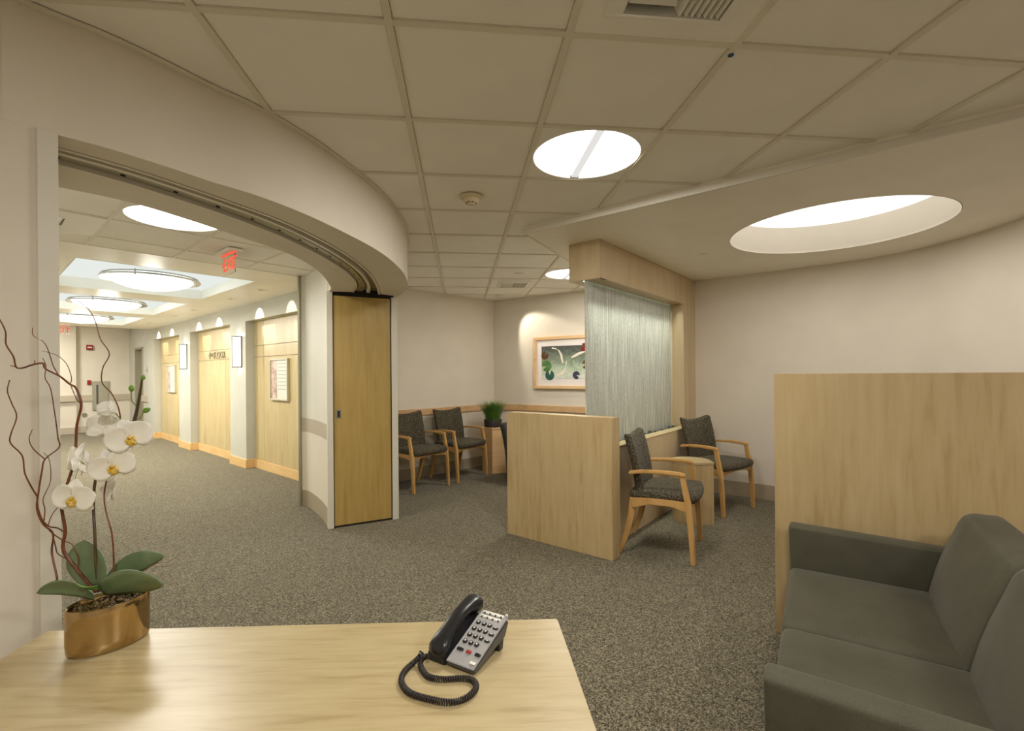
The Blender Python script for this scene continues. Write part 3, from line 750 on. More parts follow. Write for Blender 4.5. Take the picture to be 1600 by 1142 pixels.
gx = [0.012, .39, .778, 1.251, 1.705, 1.975]
for k, (a, b) in enumerate(zip(gx, gx[1:])):
    m = MB(); n = 10
    A = [(a + .003 + (b - a - .006) * i / n, BW / 2 - .006 + .002 * math.sin(i * 1.7 + k)) for i in range(n + 1)]
    B = [(p[0], p[1] + .012) for p in A]
    m.loft(A, B, .70, 2.203).build('glass_panel', 'glass', t, smooth=True)
for a in gx[1:-1]: MB().box(a - .0025, a + .0025, BW / 2 - .008, BW / 2 + .008, .70, 2.203).build('glass_joint', 'trim', t)
MB().box(.03, 1.97, BW / 2 + .012, BW / 2 + .024, 2.198, 2.205).build('light_strip', 'led', t)
MB().box(.25, 2.2, -.0015, .0, ZS - .008, ZS - .001).build('shadow_gap', 'doorwood', t)  # brown strip painted in for the shade of the gap above the beam
MB().box(.0, .10, -.002, .0, 2.2, 2.206).build('reveal', 'dark', t)
lamp('AREA', 'strip_lamp', (1.0, BW / 2 + .12, 2.20), 9, (.96, 1.0, .90), t, rot=(-.10, 0, 0), shape='RECTANGLE', size=1.9, size_y=.03, spread=math.radians(60))
lamp('AREA', 'strip_lamp', (1.0, BW / 2 - .12, 2.20), 5, (.96, 1.0, .90), t, rot=(.10, 0, 0), shape='RECTANGLE', size=1.9, size_y=.03, spread=math.radians(60))
mp = MB(); rnd = random.Random(3)
for k in range(300):
    x = rnd.uniform(.0, 1.95); y = rnd.choice((rnd.uniform(.075, .128), rnd.uniform(.17, .225))); r = rnd.uniform(.014, .026)
    z = .72 + rnd.uniform(.01, .085) 
    mp.lathe([(0, -r * .6), (r * .8, -r * .35), (r, 0), (r * .8, r * .35), (0, r * .6)], 8, (x, y, z), 1, rnd.uniform(.6, .95), rnd.uniform(0, 3))
pb = mp.build('river_pebbles', 'pebble', smooth=True, weld=False); pb.location = (wo.x, wo.y, 0); pb.rotation_euler = (0, 0, math.atan2(be.y, be.x))
tag(pb, 'dark river pebbles lining the foot of the water wall glass', 'pebbles', kind='stuff')

# ================================================================== PICTURE
t = empty('framed_picture', pw(.755, 0, 1.193), math.atan2(pwd.y, pwd.x)); tag(t, 'maple framed koi pond print on the back wall', 'picture')
PWD, PHT = 1.20, .765                                   # local x along the wall, -y into the room
for x0, x1, z0, z1 in ((0, PWD, 0, .045), (0, PWD, PHT - .045, PHT), (0, .045, .045, PHT - .045), (PWD - .045, PWD, .045, PHT - .045)):
    MB().box(x0, x1, -.035, -.004, z0, z1).build('frame_rail', 'framewood', t, bevel=.004)
MB().box(.04, PWD - .04, -.014, -.004, .04, PHT - .04).build('mat_board', 'mat', t)
kp = MB().box(.135, PWD - .135, -.0165, -.014, .15, .625).build('pond_print', print_mat('pond_print', [(0.25, (222, 226, 212)), (0.42, (186, 202, 176)), (0.56, (138, 152, 130)), (0.75, (84, 88, 84))], 7, 2.2, grad=(.1, .62)), t)
def pad(x, z, r, col, notch):
    a0 = math.radians(notch); n = 26; vs = [(x, -.0178, z)]; 
    for k in range(n + 1):
        a = a0 + .35 + (2 * math.pi - .7) * k / n; vs.append((x + r * math.cos(a), -.0178, z + r * math.sin(a)))
    mtl = print_mat('lily_pad', [(0.3, tuple(int(q * .7) for q in col)), (0.7, col)], 18, 1)
    m = MB().add(vs, [(0, k + 1, k + 2) for k in range(n)]); m.add([(v[0], -.0166, v[2]) for v in vs], [(0, k + 2, k + 1) for k in range(n)])
    m.build('lily_pad', mtl, kp, weld=False)
for a in ((.22, .335, .083, (104, 150, 84), 200), (.19, .49, .06, (110, 70, 48), 60), (.27, .2, .075, (58, 108, 98), 90), (.70, .20, .056, (78, 74, 106), 340), (.83, .59, .062, (158, 44, 28), 150), (.86, .35, .07, (124, 96, 56), 190), (.90, .19, .06, (110, 104, 50), 80), (.99, .5, .05, (96, 130, 80), 20)): pad(*a)
def koi(pts, w, col=(240, 232, 216)):
    c = catmull([(p[0], p[1], 0) for p in pts], 6); n = len(c); L = []; R = []
    for i, p in enumerate(c):
        d = (c[min(i + 1, n - 1)] - c[max(i - 1, 0)]).normalized(); q = i / (n - 1)
        h = w * (math.sin(math.pi * min(1, q * 1.25 + .05)) ** .7 if q < .76 else .28 + 1.6 * (q - .76)) * (1 if q > .03 else .4)
        L.append(p + Vector((-d.y, d.x, 0)) * h); R.append(p - Vector((-d.y, d.x, 0)) * h)
    m = MB(); vs = [(p.x, -.0182, p.y) for p in L] + [(p.x, -.0182, p.y) for p in R]
    m.add(vs, [(i, i + 1, n + i + 1, n + i) for i in range(n - 1)])
    k = m.build('koi', print_mat('koi_body', [(0.25, (178, 74, 46)), (0.40, col), (0.8, col)], 34, .6), kp, weld=False)
koi([(.49, .37), (.475, .43), (.455, .51), (.40, .575), (.31, .60)], .018)
koi([(.37, .20), (.44, .215), (.51, .26), (.535, .33), (.545, .40)], .017)
koi([(.62, .45), (.68, .475), (.76, .51), (.86, .53), (.93, .50)], .019)

# ================================================================== SEATS
def build_chair():
    t = empty('guest_chair')
    W2 = .285; T = .034                                  # local: front at y = 0, rear at y = .5
    for s in (-1, 1):
        xa, xb = s * W2 - T / 2, s * W2 + T / 2
        MB().limb([(0, 0), (.012, .22), (.03, .43), (.075, .655)], [.034, .042, .048, .036], xa, xb).build('leg', 'chairwood', t, bevel=.005)
        xr = s * (W2 - .03)
        MB().limb([(.555, 0), (.495, .16), (.455, .33), (.445, .45)], [.032, .044, .052, .046], xr - T / 2, xr + T / 2).build('leg', 'chairwood', t, bevel=.005)
        MB().limb([(.052, .655), (.11, .664), (.25, .668), (.38, .660), (.468, .646)], [.026, .027, .025, .025, .024], s * W2 - .026, s * W2 + .026).build('arm', 'chairwood', t, bevel=.007)
        MB().limb([(.03, .415), (.15, .435), (.32, .435), (.45, .41)], [.075, .048, .048, .078], s * (W2 - .012) - .012, s * (W2 - .012) + .012).build('side_rail', 'chairwood', t, bevel=.003)
    def fy(x): return .018 + .03 * (x / W2) ** 2
    A = [(x, .02 - .012 * (1 - (x / W2) ** 2)) for x in [W2 * (k / 6 - 1) for k in range(13)]]
    m = MB(); n = 13
    for k in range(12):
        z0, z1 = .385 + .035 * (1 - (A[k][0] / W2) ** 2), .385 + .035 * (1 - (A[k + 1][0] / W2) ** 2)
        x0, x1 = A[k][0], A[k + 1][0]; y0, y1 = A[k][1], A[k + 1][1]
        m.add([(x0, y0, z0), (x1, y1, z1), (x1, y1, .45), (x0, y0, .45), (x0, y0 + .022, z0), (x1, y1 + .022, z1), (x1, y1 + .022, .45), (x0, y0 + .022, .45)],
              [(0, 1, 2, 3), (4, 7, 6, 5), (0, 4, 5, 1), (3, 2, 6, 7)] + ([(0, 3, 7, 4)] if k == 0 else []) + ([(1, 5, 6, 2)] if k == 11 else []))
    m.build('front_rail', 'chairwood', t)
    MB().box(-W2 + .03, W2 - .03, .43, .455, .40, .45).build('rear_rail', 'chairwood', t, bevel=.003)
    sm = MB().rbox((0, 0, 0), (.545, .50, .075), .034, 5, (0, 0, .012))
    vs = []
    for x, y, z in sm.v:
        fr = max(0, -y / .25)
        vs.append((x, y - .028 * (1 - (x / .27) ** 2) * fr + .228, z + .478 - .012 * max(0, y / .25)))
    sm.v = vs; sm.build('seat', 'chairfab', t, smooth=True, ang=80)
    bk = MB().rbox((0, 0, 0), (.515, .058, .50), .026, 6, (0, .006, 0))
    vs = []
    for x, y, z in bk.v:
        u = (z + .25) / .5
        yy = y + .425 + .02 * u + .075 * u * u + .03 * (x / .26) ** 2 * -1
        zz = .455 + u * .455 + .040 * (x / .26) ** 2 * max(0, u - .4) / .6
        vs.append((x * (.95 + .06 * u), yy, zz))
    bk.v = vs; bk.build('backrest', 'chairfab', t, smooth=True, ang=80)
    return t
chair = build_chair()
def place_chair(t, front_mid, face, label):
    fx = Vector(face).normalized(); t.location = (front_mid[0], front_mid[1], 0)
    t.rotation_euler = (0, 0, math.atan2(fx.y, fx.x) + math.pi / 2)   # local -y looks along the facing direction
    tag(t, label, 'chair', 'beech armchairs of the waiting room')
place_chair(chair, (1.455, 3.77), (.895, -.445), 'beech armchair with dark patterned upholstery beside the low partition')
place_chair(copy_tree(chair), (2.288, 4.824), (.585, -.81), 'beech armchair with dark patterned upholstery against the curved wall')
place_chair(copy_tree(chair), (-.998, 5.864), (.79, -.613), 'dark patterned armchair half cut off by the folded door post')
place_chair(copy_tree(chair), (-.541, 6.431), (.79, -.613), 'dark patterned armchair beside the grass plant table')

# side table between the two front chairs: round drum drawn out to one sharp corner
def drum(g=0.0):
    pts = []
    for k in range(29):
        a = math.radians(-8 + 290 * k / 28); pts.append(((.172 + g) * math.cos(a), (.172 + g) * math.sin(a)))
    pts.append((.160 + g, -.150 - g))
    return pts
t = empty('drum_table', (1.72, 4.605, 0)); tag(t, 'curved maple drum table between the two front armchairs', 'side table')
MB().prism(drum(), 0, .560).build('drum', 'maple', t, smooth=True, ang=30); MB().prism(drum(.004), .560, .578).build('table_top', 'maple_x', t, smooth=True, ang=30)

# plant table and grass
t = empty('plant_table', (-.215, 7.0, 0), math.radians(12)); tag(t, 'angular maple plant table in the back corner', 'side table')
hexa = [(.235 * math.cos(math.radians(60 * k)), .235 * math.sin(math.radians(60 * k))) for k in range(6)]
MB().prism(hexa, 0, .625).build('body', 'framewood', t, bevel=.003); MB().prism([(x * 1.03, y * 1.03) for x, y in hexa], .625, .648).build('table_top', 'framewood', t, bevel=.002)
t = empty('grass_planter', (-.285, 6.96, .648)); tag(t, 'bushy green ornamental grass in a round black pot', 'potted plant')
MB().lathe([(0, 0), (.115, 0), (.128, .01), (.132, .10), (.128, .108), (.118, .10), (.112, .085), (0, .085)], 36).build('pot', 'blackpot', t, smooth=True)
mg = MB(); rnd = random.Random(5)
for k in range(800):
    a = rnd.uniform(0, 6.283); r = .105 * math.sqrt(rnd.random()); x, y = r * math.cos(a), r * math.sin(a)
    h = rnd.uniform(.22, .36); sp = rnd.uniform(.5, 2.0); w = rnd.uniform(.002, .0034); b = a + 1.57
    dx, dy = math.cos(b) * w, math.sin(b) * w; pts = []
    for q in (0, .35, .7, 1):
        o = sp * r * q * q + .03 * q * q * rnd.uniform(.3, 1.6)
        pts.append((x + math.cos(a) * o, y + math.sin(a) * o, .08 + h * q * (1 - .12 * q)))
    vs = []
    for i, p in enumerate(pts):
        f = (1, .9, .6, .1)[i]; vs += [(p[0] - dx * f, p[1] - dy * f, p[2]), (p[0] + dx * f, p[1] + dy * f, p[2])]
    mg.add(vs, [(0, 1, 3, 2), (2, 3, 5, 4), (4, 5, 7, 6)])
gr = mg.build('grass_blades', 'grass', t, weld=False, smooth=True); gr['kind'] = 'stuff'

# dark lounge chair hidden behind the low partition
t = empty('lounge_chair', (.455, 6.14, 0), math.radians(52)); tag(t, 'dark upholstered lounge chair mostly hidden by the low partition', 'chair')
MB().rbox((0, 0, .30), (.66, .62, .24), .05, 3, (0, 0, .02)).build('seat', 'loungefab', t, smooth=True, ang=80)
for s in (-1, 1):
    m = MB().rbox((s * .36, 0, .36), (.11, .70, .44), .05, 3); m.build('arm', 'loungefab', t, smooth=True, ang=80)
m = MB().rbox((0, 0, 0), (.80, .13, .66), .06, 4, (0, .02, 0)); m.v = [(x, y + .33 + .12 * ((z + .33) / .66) ** 2, z + .46) for x, y, z in m.v]; m.build('backrest', 'loungefab', t, smooth=True, ang=80)
for x in (-.33, .33):
    for y in (-.28, .30): MB().lathe([(.024, 0), (.03, .15)], 12, (x, y, 0), cap=True).build('foot', 'chairwood', t, smooth=True)

# ================================================================== SOFA
sa = math.radians(-32.5); saD = Vector((math.cos(sa), math.sin(sa)))
t = empty('sofa', (.645, 1.215, 0), sa); tag(t, 'grey fabric two seat sofa in the corner of the room', 'sofa')   # local x: front to back, y: near arm to far arm
SW = 1.52
MB().rbox((.40, SW / 2, .19), (.72, SW - .1, .20), .02, 2).build('base', 'sofafab', t, smooth=True, ang=80)
for y in (.048, SW - .048):
    m = MB().rbox((0, 0, 0), (.74, .096, .56), .018, 3); m.v = [(x + .37 + (.0 if x > 0 else -.012 * (z + .28) / .56), yy + y, z + .365 - .02 * (x + .37) / .74) for x, yy, z in m.v]
    a = m.build('arm', 'sofafab', t, smooth=True, ang=80)
    pts = [(.004, y + (.05 if y < .5 else -.05), .10), (-.008, y + (.05 if y < .5 else -.05), .636), (.0, y + (.05 if y < .5 else -.05), .642), (.735, y + (.05 if y < .5 else -.05), .622)]
cw = (SW - .192) / 2
for k in range(2):
    yc = .096 + cw * (k + .5)
    MB().rbox((.285, yc, .365), (.59, cw - .004, .16), .035, 5, (0, 0, .014)).build('seat_cushion', 'sofafab', t, smooth=True, ang=80)
    m = MB().rbox((0, 0, 0), (.19, cw - .004, .45), .05, 5, (.018, 0, 0)); m.v = [(x * (1 - .25 * max(0, z / .22)) + .60 + .11 * (z + .22) / .45, y + yc, z + .597) for x, y, z in m.v]
    m.build('back_cushion', 'sofafab', t, smooth=True, ang=80)
m = MB().rbox((0, 0, 0), (.10, SW, .66), .03, 3); m.v = [(x + .755 + .03 * (z + .33) / .66, y + SW / 2, z + .42) for x, y, z in m.v]; m.build('back_frame', 'sofafab', t, smooth=True, ang=80)
for x in (.06, .72):
    for y in (.06, SW - .06): MB().lathe([(.018, 0), (.024, .1)], 12, (x, y, 0), cap=True).build('foot', 'black', t, smooth=True)

# ================================================================== DESK AND WHAT STANDS ON IT
DZ = .68
k0 = at(75, 985, DZ); k1 = at(871, 966, DZ); dd = Vector((k1.x - k0.x, k1.y - k0.y)); dl_ = dd.length; da = math.atan2(dd.y, dd.x)
t = empty('desk', (k0.x, k0.y, 0), da); tag(t, 'pale maple desk in front with phone and orchid on it', 'desk')
MB().prism([(0, 0), (dl_, 0), (dl_ + .045, -.82), (.02, -.82)], DZ - .038, DZ).build('desk_top', 'maple_x', t, bevel=.003)
MB().box(.03, .07, -.78, -.03, 0, DZ - .038).build('end_panel', 'maple', t); MB().box(dl_ - .07, dl_ - .03, -.78, -.03, 0, DZ - .038).build('end_panel', 'maple', t)
MB().box(.07, dl_ - .07, -.09, -.06, .12, DZ - .038).build('modesty_panel', 'maple_x', t)

# ---- telephone
t = empty('desk_phone', (-.100, 1.172, DZ), math.atan2(-.513, .858)); tag(t, 'black and grey push button desk phone', 'telephone')   # local origin: front right foot corner; -x toward the handset, +y back
KW, KL = .088, .168                                      # keypad body
def slope(y): return .018 + .058 * y / KL
MB().yz([(.004, .004), (KL - .02, .03), (KL, .062), (KL - .004, .068), (.0, .016)], -KW, 0).build('body', 'greyd', t, bevel=.003)
fp = MB().yz([(0, .0155), (KL, .0735), (KL, .0765), (KL * .85, .071), (.012, .0232), (0, .0185)], -KW + .001, -.001).build('face_plate', 'grey', t, bevel=.002)
MB().yz([(KL - .045, 0), (KL - .025, 0), (KL - .015, .06), (KL - .05, .05)], -.03, -.004).build('rear_foot', 'black', t, bevel=.002)
MB().yz([(KL - .045, 0), (KL - .025, 0), (KL - .015, .06), (KL - .05, .05)], -KW + .004, -KW + .03).build('rear_foot', 'black', t, bevel=.002)
MB().yz([(.0, .0), (.03, .0), (KL - .01, .03), (KL + .004, .05), (KL, .064), (.03, .03), (0, .022)], -KW - .062, -KW - .001).build('cradle', 'black', t, bevel=.004)
sl = math.atan2(.058, KL)
def fkey(x, y, w, h, mat, name, hh=.004, r=.002, parent=None):
    m = MB().rbox((0, 0, 0), (w, h, hh), r, 1); z = .0190 + .0580 * y / KL + .003
    m.xf(Matrix.Translation((x, y, z)) @ Matrix.Rotation(sl, 4, 'X')); return m.build(name, mat, parent or t, smooth=True, ang=50)
for r in range(4):
    for c in range(3):
        k = fkey(-.070 + c * .0185, .122 - r * .0205, .0135, .0125, 'black', 'key', .005, .004)
        fkey(-.070 + c * .0185, .1225 - r * .0205, .005, .005, 'keywhite', 'key_print', .0064, .001, k)
for r in range(3):
    k = fkey(-.013, .119 - r * .0205, .0165, .008, 'black', 'function_key', .005, .003); fkey(-.013, .1195 - r * .0205, .009, .0022, 'keywhite', 'key_print', .0064, .0005, k)
for x, w, mt in ((-.068, .020, 'black'), (-.041, .016, 'red'), (-.013, .017, 'black')):
    k = fkey(x, .036, w, .009, mt, 'function_key', .005, .003)
for r in range(2):
    fkey(-.044 - r * .002, .158 - r * .0135, .066, .0085, 'white', 'label_strip', .003, .001)
    for c in range(4): fkey(-.071 + c * .018 - r * .001, .155 - r * .0135, .006, .0055, 'greyd', 'speed_key', .0058, .002)
fkey(-.012, .012, .017, .008, 'white', 'name_label', .003, .001); fkey(-.006, .166, .008, .005, 'white', 'message_lamp', .006, .002)
hs = MB(); n = 26; prof = []
for i in range(n + 1):
    q = i / n; y = -.004 + q * (KL + .02)
    zc = .030 + .060 * q + .020 * math.sin(math.pi * q) ** 1.0
    hh = .017 + .012 * (math.exp(-((q - .1) / .13) ** 2) + math.exp(-((q - .9) / .13) ** 2))
    wv = .021 + .007 * (math.exp(-((q - .08) / .14) ** 2) + math.exp(-((q - .92) / .14) ** 2))
    e = min(1, math.sqrt(max(0, min(q, 1 - q)) / .045) + .25)
    prof.append((y, zc - .006 * (hh / .017 - 1), wv * min(1, e + .15), hh * e))
vs = []; fs = []; sg = 20
for y, z, w, h in prof:
    for k in range(sg):
        a = 2 * math.pi * k / sg; ca, sa_ = math.cos(a), math.sin(a)
        vs.append((-KW - .031 + w * math.copysign(abs(ca) ** .7, ca), y, z + h * .75 * math.copysign(abs(sa_) ** .7, sa_)))
for i in range(n):
    for k in range(sg): fs.append((i * sg + k, i * sg + (k + 1) % sg, (i + 1) * sg + (k + 1) % sg, (i + 1) * sg + k))
fs += [tuple(range(sg)), tuple(range(n * sg, (n + 1) * sg))]
hs.add(vs, fs).build('handset', 'black', t, smooth=True, ang=50)
cpx = [(659, 1019, .02), (655, 1027, .012), (645, 1036, 0), (631, 1050, 0), (627.5, 1066, 0), (640, 1082, 0), (670, 1092, 0), (703, 1097, 0), (729, 1090, 0), (743.5, 1075, 0), (739, 1063, 0), (721, 1059.5, 0), (690, 1061, 0), (668, 1056, 0), (657, 1040, 0), (660, 1029, .01), (668, 1025, .02)]
cw_ = resample(catmull([at(x, y, DZ + .008 + z) for x, y, z in cpx], 10), 1500)
hx = []; N = len(cw_); turns = 98
tv = Vector((0, 0, 1))
for i, p in enumerate(cw_):
    d = (cw_[min(i + 1, N - 1)] - cw_[max(i - 1, 0)]).normalized(); s_ = d.cross(tv).normalized(); u_ = s_.cross(d)
    a = 2 * math.pi * turns * i / N; hx.append(p + (s_ * math.cos(a) + u_ * math.sin(a)) * .0052)
inv = (Matrix.Translation(t.location) @ Matrix.Rotation(t.rotation_euler.z, 4, 'Z')).inverted()
MB().tube([inv @ p for p in hx], .0024, 6).build('coiled_cord', 'cord', t, smooth=True, ang=80)

# ---- orchid
pc = Vector((-1.135, 1.335)); pr = math.atan2(.73, .68)
t = empty('potted_orchid', (pc.x, pc.y, DZ)); tag(t, 'white orchid with curly willow twigs in a bronze oval pot', 'potted plant')
inv = Matrix.Translation((-pc.x, -pc.y, -DZ))
def W(x, y, d=1.36): return inv @ dep(x, y, d)
MB().lathe([(0, .002), (.086, 0), (.094, .006), (.0965, .03), (.0965, .10), (.096, .122), (.0935, .126), (.089, .122), (.088, .10), (.088, .09), (0, .09)], 48, (0, 0, 0), .96, .66, pr).build('pot', 'bronze', t, smooth=True)
mm = MB(); rnd = random.Random(2)
for k in range(420):
    a = rnd.uniform(0, 6.283); r = .084 * math.sqrt(rnd.random()); x, y = r * math.cos(a), r * math.sin(a) * .63
    q = rnd.uniform(.003, .008); X = x * math.cos(pr) - y * math.sin(pr); Y = x * math.sin(pr) + y * math.cos(pr)
    mm.lathe([(0, -q), (q * .8, -q * .5), (q, 0), (q * .7, q * .6), (0, q)], 7, (X, Y, .094 + rnd.uniform(0, .02)), 1, rnd.uniform(.6, 1), rnd.uniform(0, 3))
mo = mm.build('moss', 'moss', t, smooth=True, weld=False); mo['kind'] = 'stuff'
def leaf(base, tip, mid_up, width, mat='leaf', fold=.25, n=14, side=None):
    b, e = Vector(base), Vector(tip); d = e - b; L = d.length
    s_ = side.normalized() if side else d.cross(Vector((0, 0, 1))).normalized()
    m = MB(); vs = []; nw = 6
    for i in range(n + 1):
        q = i / n; p = b.lerp(e, q) + Vector(mid_up) * (4 * q * (1 - q))
        w = width * (math.sin(math.pi * min(1, .12 + .88 * q) ** 1.05) ** .62 if q < 1 else 0.02)
        t_ = (d + Vector(mid_up) * 4 * (1 - 2 * q)).normalized(); nn = s_.cross(t_).normalized()
        for k in range(nw + 1):
            f = k / nw * 2 - 1; vs.append(p + s_ * (f * w) + nn * (abs(f) ** 1.4 * w * fold))
    N1 = len(vs); th = Vector((0, 0, 0))
    fs = [(i * (nw + 1) + k, i * (nw + 1) + k + 1, (i + 1) * (nw + 1) + k + 1, (i + 1) * (nw + 1) + k) for i in range(n) for k in range(nw)]
    m.add(vs, fs)
    o = m.build('leaf', mat, t, smooth=True, weld=False, ang=80)
    md = o.modifiers.new('thickness', 'SOLIDIFY'); md.thickness = .0022
    return o
VW = Vector((.78, -.62, 0))                              # across the view at the pot
leaf(W(147, 931, 1.33), W(57, 926, 1.29), (0, 0, .022), .027, fold=.15, side=Vector((.15, -.35, .93)))
leaf(W(150, 915, 1.36), W(133, 843, 1.40), (0, .0, .0), .062, fold=.22, side=Vector((1, -.1, .12)))
leaf(W(172, 907, 1.40), W(257, 867, 1.45), (0, 0, .016), .032, fold=.2, side=Vector((-.45, -.3, .9)))
leaf(W(158, 922, 1.33), W(256, 912, 1.31), (0, 0, .012), .045, fold=.12, side=Vector((-.1, -.45, .9)))
leaf(W(163, 911, 1.34), W(120, 911, 1.29), (0, 0, -.010), .014, 'leaf2', fold=.3, side=Vector((.1, -.6, .5)))
def twig(pts, r0, r1, mat='twig', name='twig', d=1.36):
    P_ = []
    for p in pts:
        dd_ = p[2] if len(p) > 2 else (d if p[0] > 95 else max(1.25, d - (95 - p[0]) * .0011))
        P_.append(W(p[0], p[1], dd_))
    c = catmull(P_, 5); n = len(c)
    return MB().tube(c, [r0 + (r1 - r0) * i / (n - 1) for i in range(n)], 6).build(name, mat, t, smooth=True, ang=80)
twig([(150, 925, 1.35), (120, 889, 1.36), (99, 859), (102, 830), (98, 805), (97, 790), (104, 760), (115, 725), (118.4, 700), (120, 665), (127, 632), (119.4, 607), (109, 600), (92.4, 587), (71, 576), (67.4, 567.6), (52, 569.5), (34.7, 575), (25, 573), (21, 557), (9.6, 538), (8.7, 518.5), (0, 500), (-8, 490)], .0046, .0014)
twig([(27, 574), (20, 572), (16, 571)], .0016, .0009); twig([(56, 569), (54, 565), (55, 562)], .0013, .0007)
twig([(109.8, 600), (111.7, 590), (105, 570.5), (92.4, 557), (77, 551), (65.5, 548)], .0013, .0007)
twig([(91.5, 586), (82.8, 570.5), (76, 549), (68, 534), (52, 524), (51, 512)], .0014, .0008)
twig([(126, 631), (119.4, 622.5), (110.7, 603)], .0013, .0012)
twig([(88.6, 906, 1.33), (88.6, 899.5, 1.33), (81, 863), (82.8, 834), (67.4, 818.6), (57.8, 795.5), (59.7, 772), (65.5, 736), (70.3, 717.5), (92.4, 699), (90.5, 684), (88.6, 667), (84.7, 640), (79, 607), (70.3, 590), (72, 572), (66.4, 559)], .0030, .0009)
twig([(70.3, 717.5), (52, 701), (45.6, 686), (50.5, 671)], .0015, .0010)
twig([(57.8, 775), (47, 757), (38.5, 738), (34.7, 712), (17.3, 693.5), (16.4, 680), (26, 651), (18.3, 630), (11.6, 611), (15, 593.6)], .0020, .0012)
twig([(69, 813), (70, 795), (67.4, 779), (79, 751), (77, 718.5), (68, 707)], .0015, .0007)
twig([(101, 832), (90, 825), (77, 822.5), (66, 812), (59, 792), (58, 775)], .0022, .0018)
twig([(75, 822), (78, 812), (84.7, 799), (95, 789)], .0014, .0010)
twig([(82, 834), (86.7, 853), (90.5, 865), (106, 874.5), (122, 887)], .0014, .0016)
twig([(72, 822), (82, 833), (98, 844), (112, 850), (122, 868), (122, 885)], .0017, .0013)
twig([(178, 915, 1.37), (178, 880, 1.37), (175, 835, 1.37), (166, 800, 1.38), (163, 770, 1.40), (172, 730, 1.41), (184, 690, 1.41), (187.7, 649, 1.41), (176, 617, 1.40), (159.7, 598, 1.40), (160.6, 575, 1.39), (171, 552.5, 1.39), (157, 530, 1.38), (150, 505, 1.38), (140, 485, 1.38), (121, 469, 1.38)], .0026, .0010)
twig([(200, 905, 1.36), (222, 893, 1.38), (245, 880, 1.40), (262, 878, 1.41), (283, 866, 1.42)], .0012, .0006); twig([(240, 884, 1.40), (262, 885, 1.41), (275, 880, 1.41)], .0009, .0005)
twig([(127, 742, 1.35), (129, 735, 1.36), (125, 727, 1.36), (117, 748, 1.35)], .0008, .0006)
# orchid stem, buds
twig([(155, 925, 1.36), (150, 880, 1.37), (148, 830, 1.38), (146, 780, 1.40), (152, 740, 1.41), (172, 700, 1.41), (196, 675, 1.41), (209, 660, 1.41)], .0042, .0038, 'stem', 'flower_stem')
twig([(209, 661, 1.41), (214, 640, 1.40), (219, 612, 1.40), (222, 592, 1.39)], .0052, .0026, 'stem', 'flower_stem')
twig([(213, 634, 1.40), (206, 626, 1.39), (205, 612, 1.39)], .0016, .0016, 'pedicel', 'pedicel'); twig([(214, 656, 1.40), (221, 650, 1.39), (224, 644, 1.39)], .0016, .0016, 'pedicel', 'pedicel')
twig([(193, 660, 1.40), (186, 652, 1.38), (180, 645, 1.37)], .0016, .0018, 'pedicel', 'pedicel'); twig([(143, 731, 1.41), (133, 726, 1.37), (125, 720, 1.35)], .0017, .0017, 'pedicel', 'pedicel')
def bud(x, y, d, w, h, tilt):
    m = MB().lathe([(0, -h), (w * .55, -h * .75), (w * .95, -h * .25), (w, .05 * h), (w * .75, h * .6), (w * .3, h * .9), (0, h)], 14)
    m.xf(Matrix.Translation(W(x, y, d)) @ Matrix.Rotation(tilt, 4, 'Y')); m.build('bud', 'green', t, smooth=True, ang=80)
bud(205.5, 607, 1.39, .0075, .0105, 0); bud(223.5, 590, 1.39, .006, .0085, .25); bud(228.5, 641, 1.39, .0075, .0125, 1.1)
# flowers: petals on a small frame that looks along a given direction
def flower(x, y, d, size, look, roll=0.0, closed=0.0, lip=True):
    o = W(x, y, d); f = Vector(look).normalized(); up = Vector((0, 0, 1)); r = f.cross(up).normalized() * -1; u = r.cross(f) * -1
    if u.z < 0: u = -u
    Rm = Matrix.Rotation(roll, 3, f); r, u = Rm @ r, Rm @ u
    fm = frame_mat(o, r, u, f)
    fl_ = MB().lathe([(0, -.004), (.004, 0), (0, .004)], 8).xf(fm).build('flower', 'petal', t, smooth=True)
    def petal(ang, L, w, z0, cup, off=0.0):
        vs = []; n = 9; nw = 8
        for i in range(n + 1):
            q = i / n; wd_ = w * (math.sin(math.pi * (.06 + .94 * q) ** .85) ** .55 if q < .999 else .12)
            for k in range(nw + 1):
                g = k / nw * 2 - 1
                px_, py_ = g * wd_ * (1 - closed * .35), L * q * (1 - .5 * closed) + off - .10 * L * (1 - abs(g)) * 0 
                pz = z0 + cup * (q * q) * L + .18 * abs(g) ** 2 * wd_ + closed * L * q * 1.1 + .0012 * math.sin(9 * q + 4 * g)
                vs.append((px_ * math.cos(ang) - py_ * math.sin(ang), px_ * math.sin(ang) + py_ * math.cos(ang), pz))
        fs = [(i * (nw + 1) + k, i * (nw + 1) + k + 1, (i + 1) * (nw + 1) + k + 1, (i + 1) * (nw + 1) + k) for i in range(n) for k in range(nw)]
        ob = MB().add(vs, fs).xf(fm).build('petal', 'petal', fl_, smooth=True, weld=False, ang=85)
        md = ob.modifiers.new('thickness', 'SOLIDIFY'); md.thickness = .0008
    S = size
    for a in (0, 2.15, -2.15): petal(a, S * .50, S * .20, -.002, -.12)
    for a in (1.25, -1.25): petal(a, S * .52, S * .34, .002, -.05)
    if lip:
        m = MB()
        m.rbox((0, -.010 * S / .1, .008), (.016 * S / .1, .018 * S / .1, .012), .005, 2).rbox((-.008, -.004, .010), (.008, .014, .010), .004, 2).rbox((.008, -.004, .010), (.008, .014, .010), .004, 2)
        m.lathe([(0, 0), (.004, .002), (.005, .010), (0, .014)], 8, (0, .004, .004))
        m.xf(fm).build('lip', 'lip', fl_, smooth=True, weld=False, ang=80)
flower(203, 684, 1.35, .112, (.60, -.75, -.15), .35)
